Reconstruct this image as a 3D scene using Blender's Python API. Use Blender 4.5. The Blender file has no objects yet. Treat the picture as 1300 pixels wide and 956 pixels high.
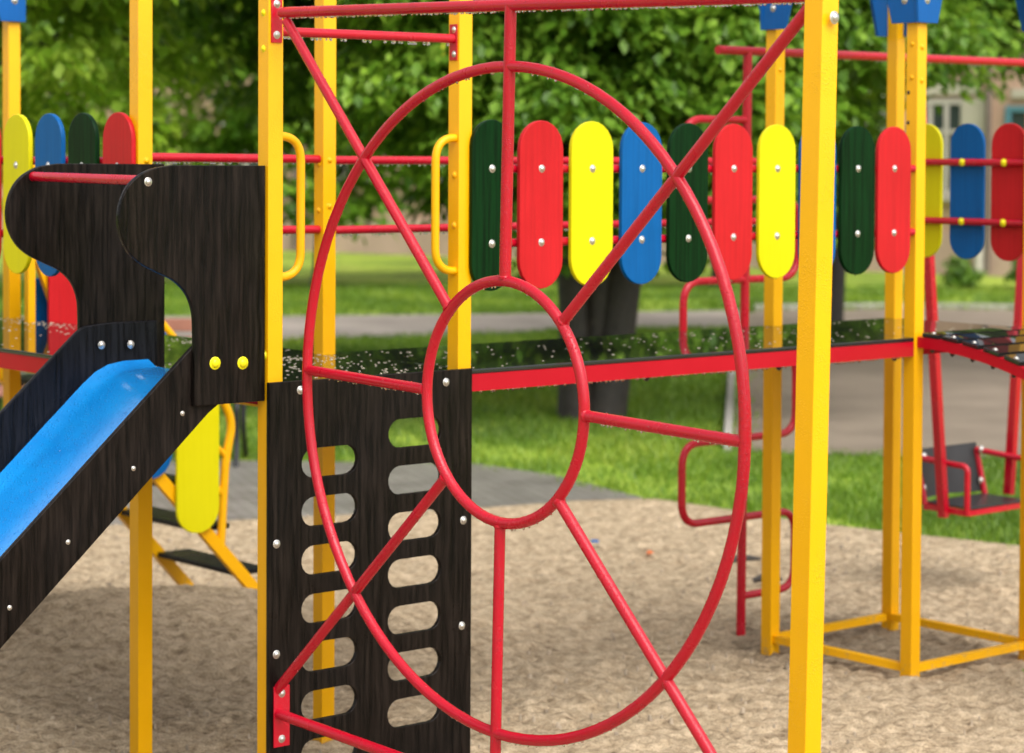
import bpy, math, random
import numpy as np
from mathutils import Vector, Matrix
from math import radians as R, sin, cos, pi
random.seed(7); rng = np.random.default_rng(7)
scene = bpy.context.scene
COL = scene.collection

# ------------------------------------------------------------------ frame of the playground
PX, PY = 1.3393, 7.8290                       # foot of the near post of the roofed tower
A1 = R(49.5)
D1 = (sin(A1), cos(A1)); D2 = (-D1[1], D1[0])
def W(s, t, h=0.0):                            # s along the long bridge, t away from the viewer side, h height
    return Vector((PX + s*D1[0] + t*D2[0], PY + s*D1[1] + t*D2[1], h))
V1 = Vector((D1[0], D1[1], 0)); V2 = Vector((D2[0], D2[1], 0)); VZ = Vector((0, 0, 1))
HP = 0.0230                                    # half post
SA, SB, TW = -2.591, -1.953, 0.638             # left tower posts, tower width
DECK = 1.147

# ------------------------------------------------------------------ materials
def newmat(name):
    m = bpy.data.materials.new(name); m.use_nodes = True
    nt = m.node_tree; b = nt.nodes['Principled BSDF']
    return m, nt, b
def N(nt, typ, **kw):
    n = nt.nodes.new(typ)
    for k, v in kw.items():
        if k in n.inputs.keys(): n.inputs[k].default_value = v
        else: setattr(n, k, v)
    return n
def coords(nt, scale=(1, 1, 1), rotz=0):
    tc = nt.nodes.new('ShaderNodeTexCoord'); mp = nt.nodes.new('ShaderNodeMapping')
    mp.inputs['Scale'].default_value = scale; mp.inputs['Rotation'].default_value = (0, 0, rotz)
    nt.links.new(tc.outputs['Object'], mp.inputs['Vector']); return mp.outputs['Vector']
def noise(nt, vec, scale, detail=3, rough=.5):
    n = nt.nodes.new('ShaderNodeTexNoise'); n.inputs['Scale'].default_value = scale
    n.inputs['Detail'].default_value = detail; n.inputs['Roughness'].default_value = rough
    nt.links.new(vec, n.inputs['Vector']); return n
def ramp(nt, fac, stops):
    r = nt.nodes.new('ShaderNodeValToRGB'); e = r.color_ramp.elements
    while len(e) < len(stops): e.new(.5)
    for i, (p, c) in enumerate(stops):
        e[i].position = p; e[i].color = (c[0], c[1], c[2], 1)
    nt.links.new(fac, r.inputs['Fac']); return r.outputs['Color']
def bump(nt, b, hgt, strength, dist):
    bn = nt.nodes.new('ShaderNodeBump'); bn.inputs['Strength'].default_value = strength
    bn.inputs['Distance'].default_value = dist
    nt.links.new(hgt, bn.inputs['Height']); nt.links.new(bn.outputs['Normal'], b.inputs['Normal']); return bn
def c3(c, k=1.0): return (c[0]*k, c[1]*k, c[2]*k)

def paint(name, col, rough=.32, beads=.35, grain=0, vary=.12, beadscale=170, coat=.0, spec=.3):
    m, nt, b = newmat(name)
    v = coords(nt)
    n1 = noise(nt, v, 3.5, 5, .6)
    col_out = ramp(nt, n1.outputs['Fac'], [(.25, c3(col, 1-vary)), (.55, col), (.8, c3(col, 1+vary*.5))])
    if grain:                                   # vertical wood grain telegraphing through the paint
        vg = coords(nt, (60, 60, 2.2)); ng = noise(nt, vg, 1.6, 4, .6)
        mx = nt.nodes.new('ShaderNodeMix'); mx.data_type = 'RGBA'; mx.blend_type = 'MULTIPLY'
        mx.inputs[0].default_value = grain
        nt.links.new(col_out, mx.inputs[6])
        nt.links.new(ramp(nt, ng.outputs['Fac'], [(.35, (.35, .35, .35)), (.6, (1, 1, 1))]), mx.inputs[7])
        col_out = mx.outputs[2]
    if name.startswith('yellow'):
        geo = nt.nodes.new('ShaderNodeNewGeometry'); sx_ = nt.nodes.new('ShaderNodeSeparateXYZ'); nt.links.new(geo.outputs['Position'], sx_.inputs[0])
        ns = noise(nt, v, 38, 5, .7); ma = nt.nodes.new('ShaderNodeMath'); ma.operation = 'MULTIPLY_ADD'; ma.inputs[1].default_value = -1.6; ma.inputs[2].default_value = 0
        nt.links.new(sx_.outputs['Z'], ma.inputs[0]); ad_ = nt.nodes.new('ShaderNodeMath'); ad_.operation = 'ADD'
        nt.links.new(ma.outputs[0], ad_.inputs[0]); nt.links.new(ns.outputs['Fac'], ad_.inputs[1])
        mk = ramp(nt, ad_.outputs[0], [(.50, (0, 0, 0)), (.62, (.5, .5, .5))])
        mz = nt.nodes.new('ShaderNodeMix'); mz.data_type = 'RGBA'; nt.links.new(mk, mz.inputs[0]); nt.links.new(col_out, mz.inputs[6]); mz.inputs[7].default_value = (.36, .27, .15, 1)
        n5 = noise(nt, v, 6, 6, .75); mk2 = ramp(nt, n5.outputs['Fac'], [(.66, (0, 0, 0)), (.70, (.5, .5, .5))])
        my = nt.nodes.new('ShaderNodeMix'); my.data_type = 'RGBA'; nt.links.new(mk2, my.inputs[0]); nt.links.new(mz.outputs[2], my.inputs[6]); my.inputs[7].default_value = (.55, .30, .02, 1)
        col_out = my.outputs[2]
    nt.links.new(col_out, b.inputs['Base Color'])
    vo = nt.nodes.new('ShaderNodeTexVoronoi'); vo.inputs['Scale'].default_value = beadscale
    nt.links.new(v, vo.inputs['Vector'])
    rmp = ramp(nt, vo.outputs['Distance'], [(.0, (1, 1, 1)), (.42, (0, 0, 0)), (1, (0, 0, 0))])
    nm = noise(nt, v, 9, 2)
    mu = nt.nodes.new('ShaderNodeMath'); mu.operation = 'MULTIPLY'
    nt.links.new(rmp, mu.inputs[0]); nt.links.new(ramp(nt, nm.outputs['Fac'], [(.4, (.1, .1, .1)), (.6, (1, 1, 1))]), mu.inputs[1])
    bump(nt, b, mu.outputs[0], beads, .0012)
    rr = ramp(nt, n1.outputs['Fac'], [(.3, (rough*.75,)*3), (.75, (rough*1.35,)*3)])
    nt.links.new(rr, b.inputs['Roughness'])
    b.inputs['Coat Weight'].default_value = coat; b.inputs['Coat Roughness'].default_value = .12
    b.inputs['Specular IOR Level'].default_value = spec
    return m
YEL = paint('yellow_painted_steel', (.87, .43, .001), .36, .5, vary=.08)
YELW = paint('yellow_wet_steel', (.90, .455, .001), .32, 1.0, vary=.06, beadscale=230)
RED = paint('red_painted_steel', (.50, .002, .018), .26, .9, vary=.16, coat=.0, spec=.5, beadscale=210)
REDB = paint('red_beam_paint', (.44, .003, .014), .38, .3, vary=.1, spec=.22)
PRED = paint('red_picket_paint', (.54, .011, .016), .45, .25, grain=.2, spec=.2)
PYEL = paint('lemon_picket_paint', (.66, .60, .001), .45, .15, grain=.06, vary=.05, spec=.2)
PBLU = paint('blue_picket_paint', (.0, .10, .33), .42, .12, grain=.25, spec=.18)
PGRN = paint('dark_green_picket_paint', (.002, .027, .005), .36, .15, grain=.9, spec=.1)
ROOFB = paint('blue_roof_board_paint', (.0, .10, .37), .4, .2, grain=.12)
YBOLT = paint('yellow_plastic_cap', (.86, .76, .01), .3, 0)
def steel():
    m, nt, b = newmat('zinc_bolt'); b.inputs['Metallic'].default_value = .85
    b.inputs['Base Color'].default_value = (.62, .60, .56, 1); b.inputs['Roughness'].default_value = .3; return m
ZINC = steel()
def blackwood(name, base=(.0055, .0038, .0031), hi=(.0210, .0150, .0120), rough=.42):
    m, nt, b = newmat(name)
    w = coords(nt); wob = noise(nt, w, 7, 3)
    vm = nt.nodes.new('ShaderNodeVectorMath'); vm.operation = 'MULTIPLY_ADD'; vm.inputs[1].default_value = (.012, .012, 0)
    nt.links.new(wob.outputs['Color'], vm.inputs[0]); nt.links.new(w, vm.inputs[2])
    mp = nt.nodes.new('ShaderNodeMapping'); mp.inputs['Scale'].default_value = (85, 85, 5.5); nt.links.new(vm.outputs[0], mp.inputs['Vector'])
    n = noise(nt, mp.outputs[0], 1.0, 4, .6); nw = noise(nt, w, 2.6, 4, .6)
    nt.links.new(ramp(nt, n.outputs['Fac'], [(.34, c3(base, .3)), (.46, base), (.74, hi)]), b.inputs['Base Color'])
    nt.links.new(ramp(nt, nw.outputs['Fac'], [(.35, (rough*.6,)*3), (.7, (rough*1.3,)*3)]), b.inputs['Roughness'])
    rr = ramp(nt, n.outputs['Fac'], [(.36, (0, 0, 0)), (.46, (1, 1, 1))]); bump(nt, b, rr, .6, .0015)
    b.inputs['Specular IOR Level'].default_value = .14
    return m
BLK = blackwood('dark_laminated_board')
BLKE = blackwood('black_chute_side_board', (.006, .006, .008), (.015, .015, .019), .36)
def deckmat():
    m, nt, b = newmat('wet_black_deck')
    v = coords(nt); n = noise(nt, v, 5, 4, .6); n2 = noise(nt, v, 45, 2)
    b.inputs['Base Color'].default_value = (.016, .016, .015, 1)
    nt.links.new(ramp(nt, n.outputs['Fac'], [(.3, (.015,)*3), (.6, (.04,)*3), (.78, (.12,)*3)]), b.inputs['Roughness'])
    ad = nt.nodes.new('ShaderNodeMath'); ad.operation = 'MULTIPLY_ADD'; ad.inputs[1].default_value = .06
    nt.links.new(n2.outputs['Fac'], ad.inputs[0]); nt.links.new(n.outputs['Fac'], ad.inputs[2])
    bump(nt, b, ad.outputs[0], .012, .002)
    b.inputs['IOR'].default_value = 1.55
    return m
DECKM = deckmat()
def simple(name, col, rough=.6, vary=.2, scale=4, metal=0, bmp=0, bs=60):
    m, nt, b = newmat(name); v = coords(nt); n = noise(nt, v, scale, 5, .6)
    nt.links.new(ramp(nt, n.outputs['Fac'], [(.3, c3(col, 1-vary)), (.7, c3(col, 1+vary))]), b.inputs['Base Color'])
    b.inputs['Roughness'].default_value = rough; b.inputs['Metallic'].default_value = metal
    if bmp:
        n2 = noise(nt, v, bs, 4); bump(nt, b, n2.outputs['Fac'], bmp, .01)
    return m
RUB = simple('black_rubber', (.018, .018, .019), .35, .2, 8)
BLACKCAP = simple('black_plastic', (.01, .01, .01), .4, .1)
EDGE = simple('black_board_edge', (.014, .014, .015), .35, .2)
def bluechute():
    m, nt, b = newmat('blue_plastic_chute'); v = coords(nt); n = noise(nt, v, 6, 5, .6)
    nt.links.new(ramp(nt, n.outputs['Fac'], [(.3, (.0, .21, .64)), (.7, (.004, .30, .80))]), b.inputs['Base Color'])
    vo = nt.nodes.new('ShaderNodeTexVoronoi'); vo.inputs['Scale'].default_value = 95; nt.links.new(v, vo.inputs['Vector'])
    r = ramp(nt, vo.outputs['Distance'], [(0, (1, 1, 1)), (.38, (0, 0, 0)), (1, (0, 0, 0))])
    bump(nt, b, r, .7, .002); b.inputs['Roughness'].default_value = .22; b.inputs['Coat Weight'].default_value = .9; b.inputs['Coat Roughness'].default_value = .16; return m
CHUTE = bluechute()
def water():
    m, nt, b = newmat('water_drop'); b.inputs['Base Color'].default_value = (1, 1, 1, 1)
    b.inputs['Roughness'].default_value = .02; b.inputs['IOR'].default_value = 1.33
    b.inputs['Transmission Weight'].default_value = 1; return m
WATER = water()
PETAL = simple('pale_petal', (.60, .53, .40), .6, .25, 30)

# ------------------------------------------------------------------ object helpers
def prop(o, label=None, cat=None, group=None, kind=None):
    if label: o['label'] = label
    if cat: o['category'] = cat
    if group: o['group'] = group
    if kind: o['kind'] = kind
def thing(name, loc, label, cat, group=None):
    o = bpy.data.objects.new(name, None); COL.objects.link(o); o.location = loc; o.empty_display_size = .1
    prop(o, label, cat, group); return o
def root_loc(o):
    while o.parent: o = o.parent
    return Vector(o.location)
class MB:
    def __init__(s): s.v = []; s.f = []; s.caps = []
    def add(s, v, f):
        k = len(s.v); s.v += [Vector(p) for p in v]; s.f += [tuple(i+k for i in q) for q in f]; return s
    def build(s, name, mat, parent=None, label=None, kind=None, ang=35, loc=None):
        off = root_loc(parent) if parent else (Vector(loc) if loc else Vector((0, 0, 0)))
        me = bpy.data.meshes.new(name)
        me.from_pydata([tuple(p-off) for p in s.v], [], s.f); me.update()
        me.polygons.foreach_set('use_smooth', [True]*len(me.polygons))
        me.set_sharp_from_angle(angle=R(ang))
        for ci in s.caps:                          # flat faces keep their own normal
            for li in me.polygons[ci].loop_indices: me.edges[me.loops[li].edge_index].use_edge_sharp = True
        me.materials.append(mat)
        o = bpy.data.objects.new(name, me); COL.objects.link(o)
        if parent: o.parent = parent
        else: o.location = off
        prop(o, label=label, kind=kind); return o
def inset(poly, d):
    n = len(poly); out = []
    area = sum(poly[i][0]*poly[(i+1) % n][1]-poly[(i+1) % n][0]*poly[i][1] for i in range(n))
    sg = 1 if area > 0 else -1
    for i in range(n):
        a, b, c = poly[i-1], poly[i], poly[(i+1) % n]
        e1 = Vector((b[0]-a[0], b[1]-a[1])); e2 = Vector((c[0]-b[0], c[1]-b[1]))
        if e1.length < 1e-9: e1 = e2
        if e2.length < 1e-9: e2 = e1
        e1.normalize(); e2.normalize()
        n1 = Vector((-e1.y, e1.x))*sg; n2 = Vector((-e2.y, e2.x))*sg
        m = n1+n2
        if m.length < 1e-6: m = n1
        m.normalize(); k = d/max(.5, m.dot(n1)); out.append((b[0]+m.x*k, b[1]+m.y*k))
    return out
def extr(mb, poly, org, U, V, Nn, depth, bev=.002):
    """outline poly (u,v) placed at org, extruded along Nn by depth, rims rounded"""
    n = len(poly); ins = inset(poly, bev); mid = inset(poly, bev*.3); verts = []
    for ring, z in ((ins, 0), (mid, bev*.3), (poly, bev), (poly, depth-bev), (mid, depth-bev*.3), (ins, depth)):
        verts += [org + U*p[0] + V*p[1] + Nn*z for p in ring]
    area = sum(poly[i][0]*poly[(i+1) % n][1]-poly[(i+1) % n][0]*poly[i][1] for i in range(n))
    flip = (area > 0) != (U.cross(V).dot(Nn) > 0)
    fs = []
    for r in range(5):
        for i in range(n):
            j = (i+1) % n; q = (r*n+i, r*n+j, (r+1)*n+j, (r+1)*n+i)
            fs.append(q[::-1] if flip else q)
    a = tuple(range(n)); b = tuple(range(5*n, 6*n))
    fs.append(a if flip else a[::-1]); fs.append(b[::-1] if flip else b)
    mb.add(verts, fs); mb.caps += [len(mb.f)-2, len(mb.f)-1]
    return mb
def box(mb, org, U, V, Nn, w, h, d, bev=.002):   # org = centre of the first face
    return extr(mb, [(-w/2, -h/2), (w/2, -h/2), (w/2, h/2), (-w/2, h/2)], org, U, V, Nn, d, bev)
def bar(mb, a, b, w, h=None, up=VZ, bev=.002):   # square section bar
    h = h or w; a = Vector(a); b = Vector(b); n = (b-a); L = n.length; n.normalize()
    u = n.cross(up)
    if u.length < .05: u = V1.copy() - n*n.dot(V1)
    u.normalize(); v = u.cross(n)
    return box(mb, a, u, v, n, w, h, L, bev)
def tube(mb, pts, r, seg=12, closed=False, cap=True):
    pts = [Vector(p) for p in pts]; n = len(pts)
    rs = r if isinstance(r, (list, tuple)) else [r]*n
    tan = []
    for i in range(n):
        if closed: t = pts[(i+1) % n]-pts[i-1]
        else: t = pts[min(i+1, n-1)]-pts[max(i-1, 0)]
        tan.append(t.normalized())
    u = tan[0].cross(VZ)
    if u.length < .1: u = tan[0].cross(Vector((0, 1, 0)))
    u.normalize(); verts = []
    for i in range(n):
        u = (u - tan[i]*u.dot(tan[i])).normalized(); w = tan[i].cross(u)
        for k in range(seg):
            a = 2*pi*k/seg; verts.append(pts[i] + (u*cos(a)+w*sin(a))*rs[i])
    fs = []
    for i in range(n if closed else n-1):
        j = (i+1) % n
        for k in range(seg):
            l = (k+1) % seg; fs.append((i*seg+k, i*seg+l, j*seg+l, j*seg+k))
    if not closed and cap:
        fs.append(tuple(range(seg))[::-1]); fs.append(tuple(range((n-1)*seg, n*seg)))
    return mb.add(verts, fs)
def dome(mb, p, Nn, r, hh=None, seg=12, rings=4):
    Nn = Vector(Nn).normalized(); hh = hh or r*.6
    u = Nn.cross(VZ) if abs(Nn.z) < .9 else Nn.cross(Vector((1, 0, 0))); u.normalize(); w = Nn.cross(u)
    vs = []
    for i in range(rings):
        a = pi/2*i/rings
        for k in range(seg):
            b = 2*pi*k/seg; vs.append(Vector(p)+(u*cos(b)+w*sin(b))*r*cos(a)+Nn*hh*sin(a))
    vs.append(Vector(p)+Nn*hh); fs = []
    for i in range(rings-1):
        for k in range(seg):
            l = (k+1) % seg; fs.append((i*seg+k, i*seg+l, (i+1)*seg+l, (i+1)*seg+k))
    for k in range(seg): fs.append(((rings-1)*seg+k, (rings-1)*seg+(k+1) % seg, rings*seg))
    return mb.add(vs, fs)
def fillet(pts, rad, n=7):
    pts = [Vector(p) for p in pts]; out = [pts[0]]
    for i in range(1, len(pts)-1):
        a, b, c = pts[i-1], pts[i], pts[i+1]
        d1 = (a-b); d2 = (c-b); k = min(rad, d1.length*(.95 if i == 1 else .49), d2.length*(.95 if i == len(pts)-2 else .49))
        p = b+d1.normalized()*k; q = b+d2.normalized()*k
        for j in range(n+1):
            t = j/n; out.append(p*(1-t)**2+b*2*t*(1-t)+q*t*t)
    out.append(pts[-1]); return out
def smooth(pts, n=5):                            # Catmull-Rom through an open 2D run
    out = []
    P = [pts[0]]+list(pts)+[pts[-1]]
    for i in range(1, len(P)-2):
        for j in range(n):
            t = j/n; r = []
            for k in (0, 1):
                p0, p1, p2, p3 = P[i-1][k], P[i][k], P[i+1][k], P[i+2][k]
                r.append(.5*((2*p1)+(-p0+p2)*t+(2*p0-5*p1+4*p2-p3)*t*t+(-p0+3*p1-3*p2+p3)*t**3))
            out.append(tuple(r))
    out.append(tuple(pts[-1])); return out
def curve_panel(name, outer, holes, org, U, V, Nn, depth, bev, mat, parent):
    cu = bpy.data.curves.new(name+'_c', 'CURVE'); cu.dimensions = '2D'; cu.fill_mode = 'BOTH'
    cu.extrude = depth/2-bev; cu.bevel_depth = bev; cu.bevel_resolution = 2
    for loop in [outer]+holes:
        sp = cu.splines.new('POLY'); sp.points.add(len(loop)-1); sp.use_cyclic_u = True
        for p, q in zip(sp.points, loop): p.co = (q[0], q[1], 0, 1)
    tmp = bpy.data.objects.new('tmp_panel', cu); COL.objects.link(tmp)
    dg = bpy.context.evaluated_depsgraph_get(); me = bpy.data.meshes.new_from_object(tmp.evaluated_get(dg))
    bpy.data.objects.remove(tmp); bpy.data.curves.remove(cu)
    off = root_loc(parent)
    for v in me.vertices: v.co = org-off + U*v.co.x + V*v.co.y + Nn*(v.co.z+depth/2)
    me.name = name; me.materials.clear(); me.materials.append(mat)
    if U.cross(V).dot(Nn) < 0: me.flip_normals()
    me.polygons.foreach_set('use_smooth', [True]*len(me.polygons)); me.set_sharp_from_angle(angle=R(18))
    o = bpy.data.objects.new(name, me); COL.objects.link(o); o.parent = parent; return o
def stadium(w, h, n=9, cx=0, cy=0):
    r = min(w, h)/2; p = []
    if h > w:
        for i in range(n+1): a = pi*i/n; p.append((cx+r*cos(a), cy+h/2-r+r*sin(a)))
        for i in range(n+1): a = pi+pi*i/n; p.append((cx+r*cos(a), cy-h/2+r+r*sin(a)))
    else:
        for i in range(n+1): a = -pi/2+pi*i/n; p.append((cx+w/2-r+r*cos(a), cy+r*sin(a)))
        for i in range(n+1): a = pi/2+pi*i/n; p.append((cx-w/2+r+r*cos(a), cy+r*sin(a)))
    return p
def post(parent, s, t, top, mat=YEL, bot=-.15, holes=False):
    mb = MB(); box(mb, W(s, t, bot), V1, V2, VZ, 2*HP, 2*HP, top-bot, .0035)
    o = mb.build('post', mat, parent); return o
def bolt(parent, p, Nn, r=.0085, mat=None, name='bolt'):
    mb = MB(); dome(mb, p, Nn, r, r*.75); dome(mb, p, Nn, r*1.35, r*.18)
    return mb.build(name, mat or ZINC, parent, ang=60)
def drops(parent, segs, n, rad=(.002, .0036), name='water_drops'):
    """hanging drops under tubes: segs = list of (a, b, tube radius)"""
    mb = MB(); tot = sum((b-a).length for a, b, r in segs)
    for a, b, r in segs:
        k = max(1, int(n*(b-a).length/tot)); L = (b-a)
        for i in range(k):
            u = random.random(); p = a+L*u; q = random.uniform(*rad)
            p = p + Vector((random.uniform(-.2, .2)*r, random.uniform(-.2, .2)*r, -r*1.0-q*.55))
            ico(mb, p, q, 1.25)
    return mb.build(name, WATER, parent, kind='stuff', ang=80)
def ico(mb, p, q, sz=1.0):
    vs = []; fs = []; ring = [(-.7, .71), (0, 1), (.7, .71)]
    vs.append(Vector(p)-VZ*q*sz)
    for z, rr in ring:
        for k in range(6):
            a = pi*k/3; vs.append(Vector(p)+Vector((cos(a)*rr*q, sin(a)*rr*q, z*q*sz)))
    vs.append(Vector(p)+VZ*q*sz)
    for k in range(6):
        l = (k+1) % 6; fs.append((0, 1+l, 1+k))
        for r_ in (0, 1): fs.append((1+6*r_+k, 1+6*r_+l, 7+6*r_+l, 7+6*r_+k))
        fs.append((13+k, 13+l, 19))
    mb.add(vs, fs)

PICK = [(1.3655, 1.8455)]
def picket(parent, c, U, Nn, mat, width=.152, h0=1.3655, h1=1.8455, thick=.015, bolts=(1.498, 1.708), bmat=None, bname='bolt', bside=1):
    """c = world point on the back face centre line (z ignored), Nn = outward normal"""
    mb = MB(); mid = (h0+h1)/2; base = Vector((c[0], c[1], mid))
    extr(mb, stadium(width, h1-h0, 12), base, U, VZ, Nn, thick, .0025)
    o = mb.build('picket', mat, parent)
    for z in bolts:
        p = Vector((c[0], c[1], z)) + (Nn*(thick) if bside > 0 else Vector((0, 0, 0)))
        bolt(o, p, Nn*bside, .0085, bmat, bname)
    return o

# ================================================================== THINGS
# ---- 1. left (open) tower
tA = thing('climbing_tower', W(SA, 0, 0), 'open yellow post tower with slotted black climbing panel, beside the blue slide', 'play tower')
for s, t in ((SA, 0), (SB, 0), (SA, TW), (SB, TW)):
    o = post(tA, s, t, 2.55)
    if (s, t) == (SA, 0):
        for z in (2.113, 2.02): bolt(o, W(s-HP, t, z)+V1*.0, -V1, .0075, YBOLT, 'bolt_cap')
        bolt(o, W(s-HP, t-.006, 1.222), -V1, .010, YBOLT, 'bolt_cap')
    if (s, t) == (SB, TW):
        for z in (1.728, 1.59): bolt(o, W(s-HP, t, z-.012), -V1, .0075, YEL, 'bolt_cap'); bolt(o, W(s, t-HP, z), -V2, .0075, YEL, 'bolt_cap')
    if (s, t) == (SA, TW): bolt(o, W(s+.004, t-HP, 1.725), -V2, .008, YEL, 'bolt_cap')
    if (s, t) == (SB, 0):
        for z in (1.69, 1.55): bolt(o, W(s-HP, t-.004, z), -V1, .0085, YEL, 'bolt_cap')
mb = MB(); box(mb, W((SA+SB)/2, -HP, DECK-.013), V1, VZ, V2, (SB-SA)+2*HP, .0, .0)
mb = MB(); extr(mb, [(SA-.02, -.018), (SB+.020, -.018), (SB+.020, TW+HP), (SA-.02, TW+HP)], W(0, 0, DECK-.013), V1, V2, VZ, .013, .0015)
mb.build('deck', DECKM, tA)
mb = MB()
for t in (0, TW): bar(mb, W(SA+HP, t, DECK-.036), W(SB-HP, t, DECK-.036), .03, .045)
for s in (SA, SB): bar(mb, W(s, HP, DECK-.036), W(s, TW-HP, DECK-.036), .03, .045)
mb.build('deck_frame', REDB, tA)
# slotted panel with hand holes
slots = []
def sl(cs, ch): slots.append(stadium(.187, .082, 9, cs, ch))
for k in range(-1, 8):
    ch = .932-.1290*k
    if k >= 0 and ch > .1: sl(-2.424, ch)
for k in range(0, 9):
    ch = .989-.1285*1.0*k*.0 - .1278*k
    if ch > .1: sl(-2.137, ch)
slots = [q for q in slots]
pan = curve_panel('slotted_panel', [(-2.617, .04), (-1.938, .04), (-1.938, 1.150), (-2.617, 1.150)], slots, W(0, -HP-.015, 0), V1, VZ, V2, .0145, .002, BLK, tA)
for s, z in ((-2.521, 1.127), (-2.030, 1.119), (-2.596, .729), (-2.596, .439), (-1.966, .730), (-1.970, .435)):
    bolt(pan, W(s, -HP-.0155, z), -V2, .0085)
for sx, sg in ((SA+HP-.003, 1), (SB-HP+.003, -1)):
    z0, z1 = 1.424, 1.793
    pts = fillet([W(sx, -.006, z1), W(sx+sg*.072, -.006, z1), W(sx+sg*.072, -.006, z0), W(sx, -.006, z0)], .066, 10)
    mb = MB(); tube(mb, pts, .0115, 14); mb.build('grab_handle', YEL, tA)
mb = MB(); tube(mb, [W(SA+HP, 0, 2.066), W(SB-HP, 0, 2.068)], .0125, 14)
cb = mb.build('cross_bar', RED, tA)
mb = MB(); box(mb, W(SB-HP-.004, 0, 2.058), V2, VZ, V1, .032, .10, .004, .001); pl = mb.build('mounting_plate', RED, cb)
for z in (2.093, 2.025): bolt(cb, W(SB-HP-.004, -.004, z), -V1, .007)
rail_segs = []
for z in (1.735, 1.525):
    mb = MB(); tube(mb, [W(SA+HP, TW, z), W(SB-HP, TW, z-.004)], .0128, 12); mb.build('rail', RED, tA)
    rail_segs.append((W(SA, TW, z), W(SB, TW, z), .0128))
drops(tA, rail_segs+[(W(SA, 0, 2.066), W(SB, 0, 2.066), .0125)], 150, (.003, .0046))

# ---- 2. long bridge between the towers, with pickets on the near side
tBr = thing('picket_bridge', W(SB, 0, 0), 'straight bridge with wet black deck and ten coloured pickets, between the two nearest towers', 'play bridge')
mb = MB(); extr(mb, [(SB+.024, -.020), (-.028, -.020), (-.028, TW+HP), (SB+.024, TW+HP)], W(0, 0, DECK-.013), V1, V2, VZ, .013, .0015)
mb.build('deck', DECKM, tBr)
for t in (-HP+.014, TW):
    mb = MB(); bar(mb, W(SB+HP+.001, t, DECK-.0135-.024), W(-HP-.001, t, DECK-.0135-.024), .028, .048, bev=.003); bo = mb.build('beam', REDB, tBr)
    if t < 0:
        for s in (-1.91, -1.2, -.62, -.06):
            mb = MB(); dome(mb, W(s, .03, DECK-.062), -VZ, .011, .018); mb.build('bolt_cap', BLACKCAP, bo)
for t, zo in ((-HP+.012, 0), (TW, .02)):
    for z in (1.498, 1.708):
        mb = MB(); tube(mb, [W(SB+HP, t, z+zo), W(-HP, t, z+zo)], .0128, 12); mb.build('rail', RED, tBr)
        if t > 0: rail_segs.append((W(SB, t, z+zo), W(0, t, z+zo), .0128))
cols = [PGRN, PRED, PYEL, PBLU, PGRN, PRED, PYEL, PBLU, PGRN, PRED]
sx = [-1.842, -1.641, -1.445, -1.246, -1.052, -.858, -.664, -.474, -.286, -.107]
for s, m in zip(sx, cols):
    picket(tBr, W(s-.043+(.017 if s < -1.8 else 0), -HP-.0015, 0), V1, -V2, m, width=.164 if s > -1.8 else .145)
drops(tBr, [(W(SB, TW, 1.518), W(0, TW, 1.518), .0128), (W(SB, TW, 1.728), W(0, TW, 1.728), .0128),
            (W(SB, -HP+.01, DECK-.06), W(-.03, -HP+.01, DECK-.06), .002)]+[(W(q-.053, -HP-.008, 1.3675), W(q-.033, -HP-.008, 1.3675), .0) for q in sx[1:]], 420, (.0024, .0042))

# ---- 3. roofed tower on the right
def gables(parent, s0, s1, t0, t1, hb, fl=.05):
    Wd = (s1-s0)+2*HP+.031
    def prof(w): return [(0, hb), (.100, hb), (.135, hb+.13), (.19, hb+.22), (w/2-.09, hb+.29), (w/2+.09, hb+.29), (w-.19, hb+.22), (w-.135, hb+.13), (w-.100, hb), (w, hb), (w+fl, hb+.16), (w+fl*.4, hb+.42), (w/2, hb+.75), (-fl*.2, hb+.42), (-fl*.2, hb+.16)]
    for (org, U, Nn, w) in ((W(s0-HP-.0155, t0-HP-.0005, 0), V1, -V2, Wd), (W(s0-HP-.0155, t1+HP+.0005, 0), V1, V2, Wd),
                         (W(s0-HP-.0005, t0-HP, 0), V2, -V1, (t1-t0)+2*HP), (W(s1+HP+.0005, t0-HP, 0), V2, V1, (t1-t0)+2*HP)):
        mb = MB(); extr(mb, prof(w), org, U, VZ, Nn, .015, .002); g = mb.build('roof_board', ROOFB, parent)
        for x in (.045, w-.045): bolt(g, org+U*x+VZ*(hb+.075)+Nn*.015, Nn, .010)
tB = thing('roofed_tower', W(0, 0, 0), 'yellow post tower with blue roof boards, standing on a square yellow base frame', 'play tower')
for s, t in ((0, 0), (0, TW), (TW, TW), (TW, 0)):
    o = post(tB, s+(.012 if s and t else 0), t, 2.40)
    if (s, t) == (0, 0):
        for z in (2.11, 2.00): bolt(o, W(0, -HP, z), -V2, .0085, YEL, 'bolt_cap'); bolt(o, W(-HP, 0, z+.01), -V1, .0075, YEL, 'bolt_cap')
        for z in (1.96, 1.86): bolt(o, W(-HP, .014, z), -V1, .005, BLACKCAP, 'bolt_hole')
    if (s, t) == (0, TW):
        for z in (2.14, 2.05): bolt(o, W(.0, t-HP, z), -V2, .0075, YEL, 'bolt_cap')
mb = MB(); extr(mb, [(-.024, -.020), (TW+HP, -.020), (TW+HP, TW+HP), (-.024, TW+HP)], W(0, 0, DECK-.013), V1, V2, VZ, .013, .0015)
mb.build('deck', DECKM, tB)
mb = MB()
for t in (0, TW): bar(mb, W(HP, t, DECK-.036), W(TW-HP, t, DECK-.036), .03, .045)
for s in (0, TW): bar(mb, W(s, HP, DECK-.036), W(s, TW-HP, DECK-.036), .03, .045)
mb.build('deck_frame', REDB, tB)
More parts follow.
